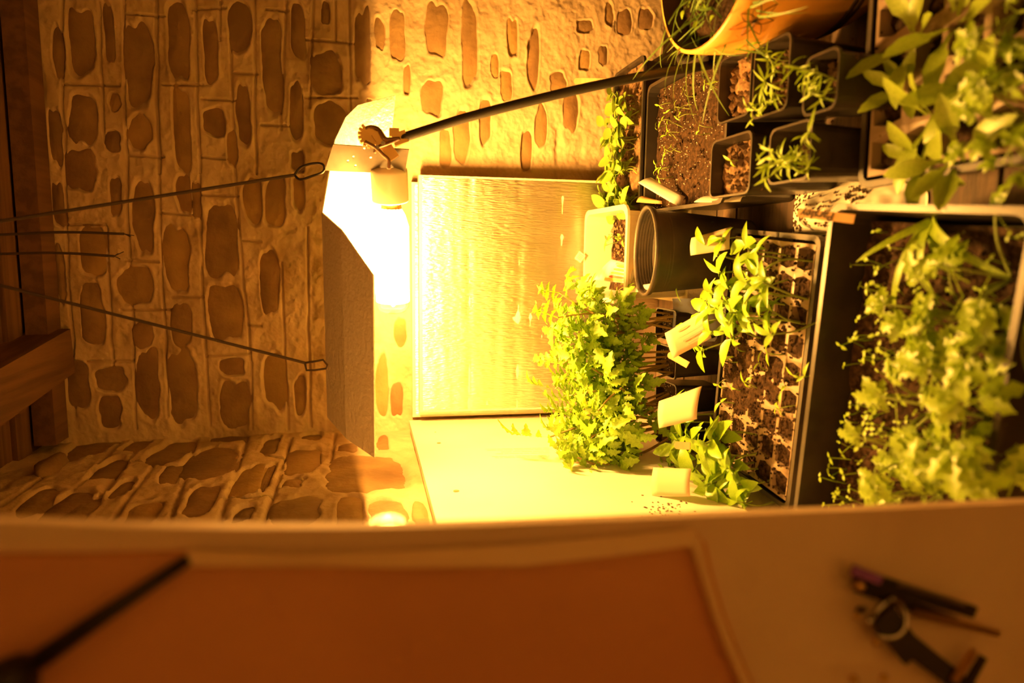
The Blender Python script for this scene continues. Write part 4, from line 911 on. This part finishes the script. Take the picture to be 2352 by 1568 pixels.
MB().add(qa+qb+[p+Vector((0, .0075, 0)) for p in qb], [(i, i+1, k+i+1, k+i) for i in range(k-1)]+[(k+i, k+i+1, 2*k+i+1, 2*k+i) for i in range(k-1)]).build('lit_raw_edge', 'lit_boardedge', bt)  # edge strip lightened in colour as if catching the light
rt = thing('iron_rod', 'dark rod with a round knob slanting across the brown board, out of focus', 'rod', on_front(60, 1540, .02))
MB().tube([on_front(432, 1284, .012), on_front(240, 1412, .018), on_front(90, 1515, .022)], [.0026, .0036, .0044], 12).build('shaft', 'iron', rt, True)
kc = on_front(30, 1560, .024); MB().lathe([(.001, -.011), (.007, -.009), (.0105, 0), (.007, .009), (.001, .011)], kc, (0, -1, 0), 16).build('knob', 'iron', rt, True)
kt = thing('key_bunch', 'bunch of keys with a purple-capped key hanging on the near partition, out of focus', 'keys', on_front(2010, 1440, .004))
def bar(name, p0, p1, w0, e, m, parent, th=.0022):
    a, b = on_front(*p0, e), on_front(*p1, e); d = (b-a).normalized(); s = d.cross(Vector((0, -1, 0))).normalized()*w0/2
    return MB().slab([a-s, b-s*.85, b+s*.85, a+s], (0, -1, 0), th).build(name, m, parent)
k1 = bar('key', (1960, 1318), (2232, 1402), .0085, .008, 'iron', kt, .003)
bar('key_cap', (1955, 1306), (2020, 1330), .006, .0115, 'purple', k1, .002)
bar('key_groove', (2060, 1340), (2215, 1388), .0022, .0112, 'steel', k1, .0006)
bar('key', (1965, 1345), (2190, 1424), .0065, .005, 'iron', kt); bar('key', (2095, 1404), (2290, 1452), .005, .010, 'brasskey', kt)
bar('key', (2185, 1560), (2235, 1490), .006, .010, 'brasskey', kt); bar('key', (2215, 1575), (2255, 1505), .006, .008, 'iron', kt)
rc = on_front(2040, 1420, .010); MB().tube([rc+Vector((.012*math.cos(a), -.002*math.sin(2*a), .012*math.sin(a))) for a in np.linspace(0, 2*PI, 28)], .0016, 8).build('ring', 'steel', kt, True)
bar('strap', (2020, 1405), (2090, 1500), .017, .006, 'leather', kt, .004); bar('strap', (2050, 1450), (2230, 1590), .013, .005, 'leather', kt, .004)
for x, y, s, m_ in ((1968, 1413, .0024, 'brasskey'), (1996, 1425, .0026, 'steel'), (2012, 1474, .0026, 'brasskey'), (1961, 1560, .003, 'brasskey'), (2030, 1556, .0028, 'brasskey'), (1975, 1345, .003, 'brasskey')):
    c = on_front(x, y, .014); MB().lathe([(.0004, -s), (s*.7, -s*.7), (s, 0), (s*.7, s*.7), (.0004, s)], c, (0, 0, 1), 12).build('bead', m_, kt, True)
MB().tube([on_front(1985, 1400, 0), on_front(1985, 1400, .018), on_front(1972, 1400, .02)], .0016, 8).build('nail', 'iron', kt)
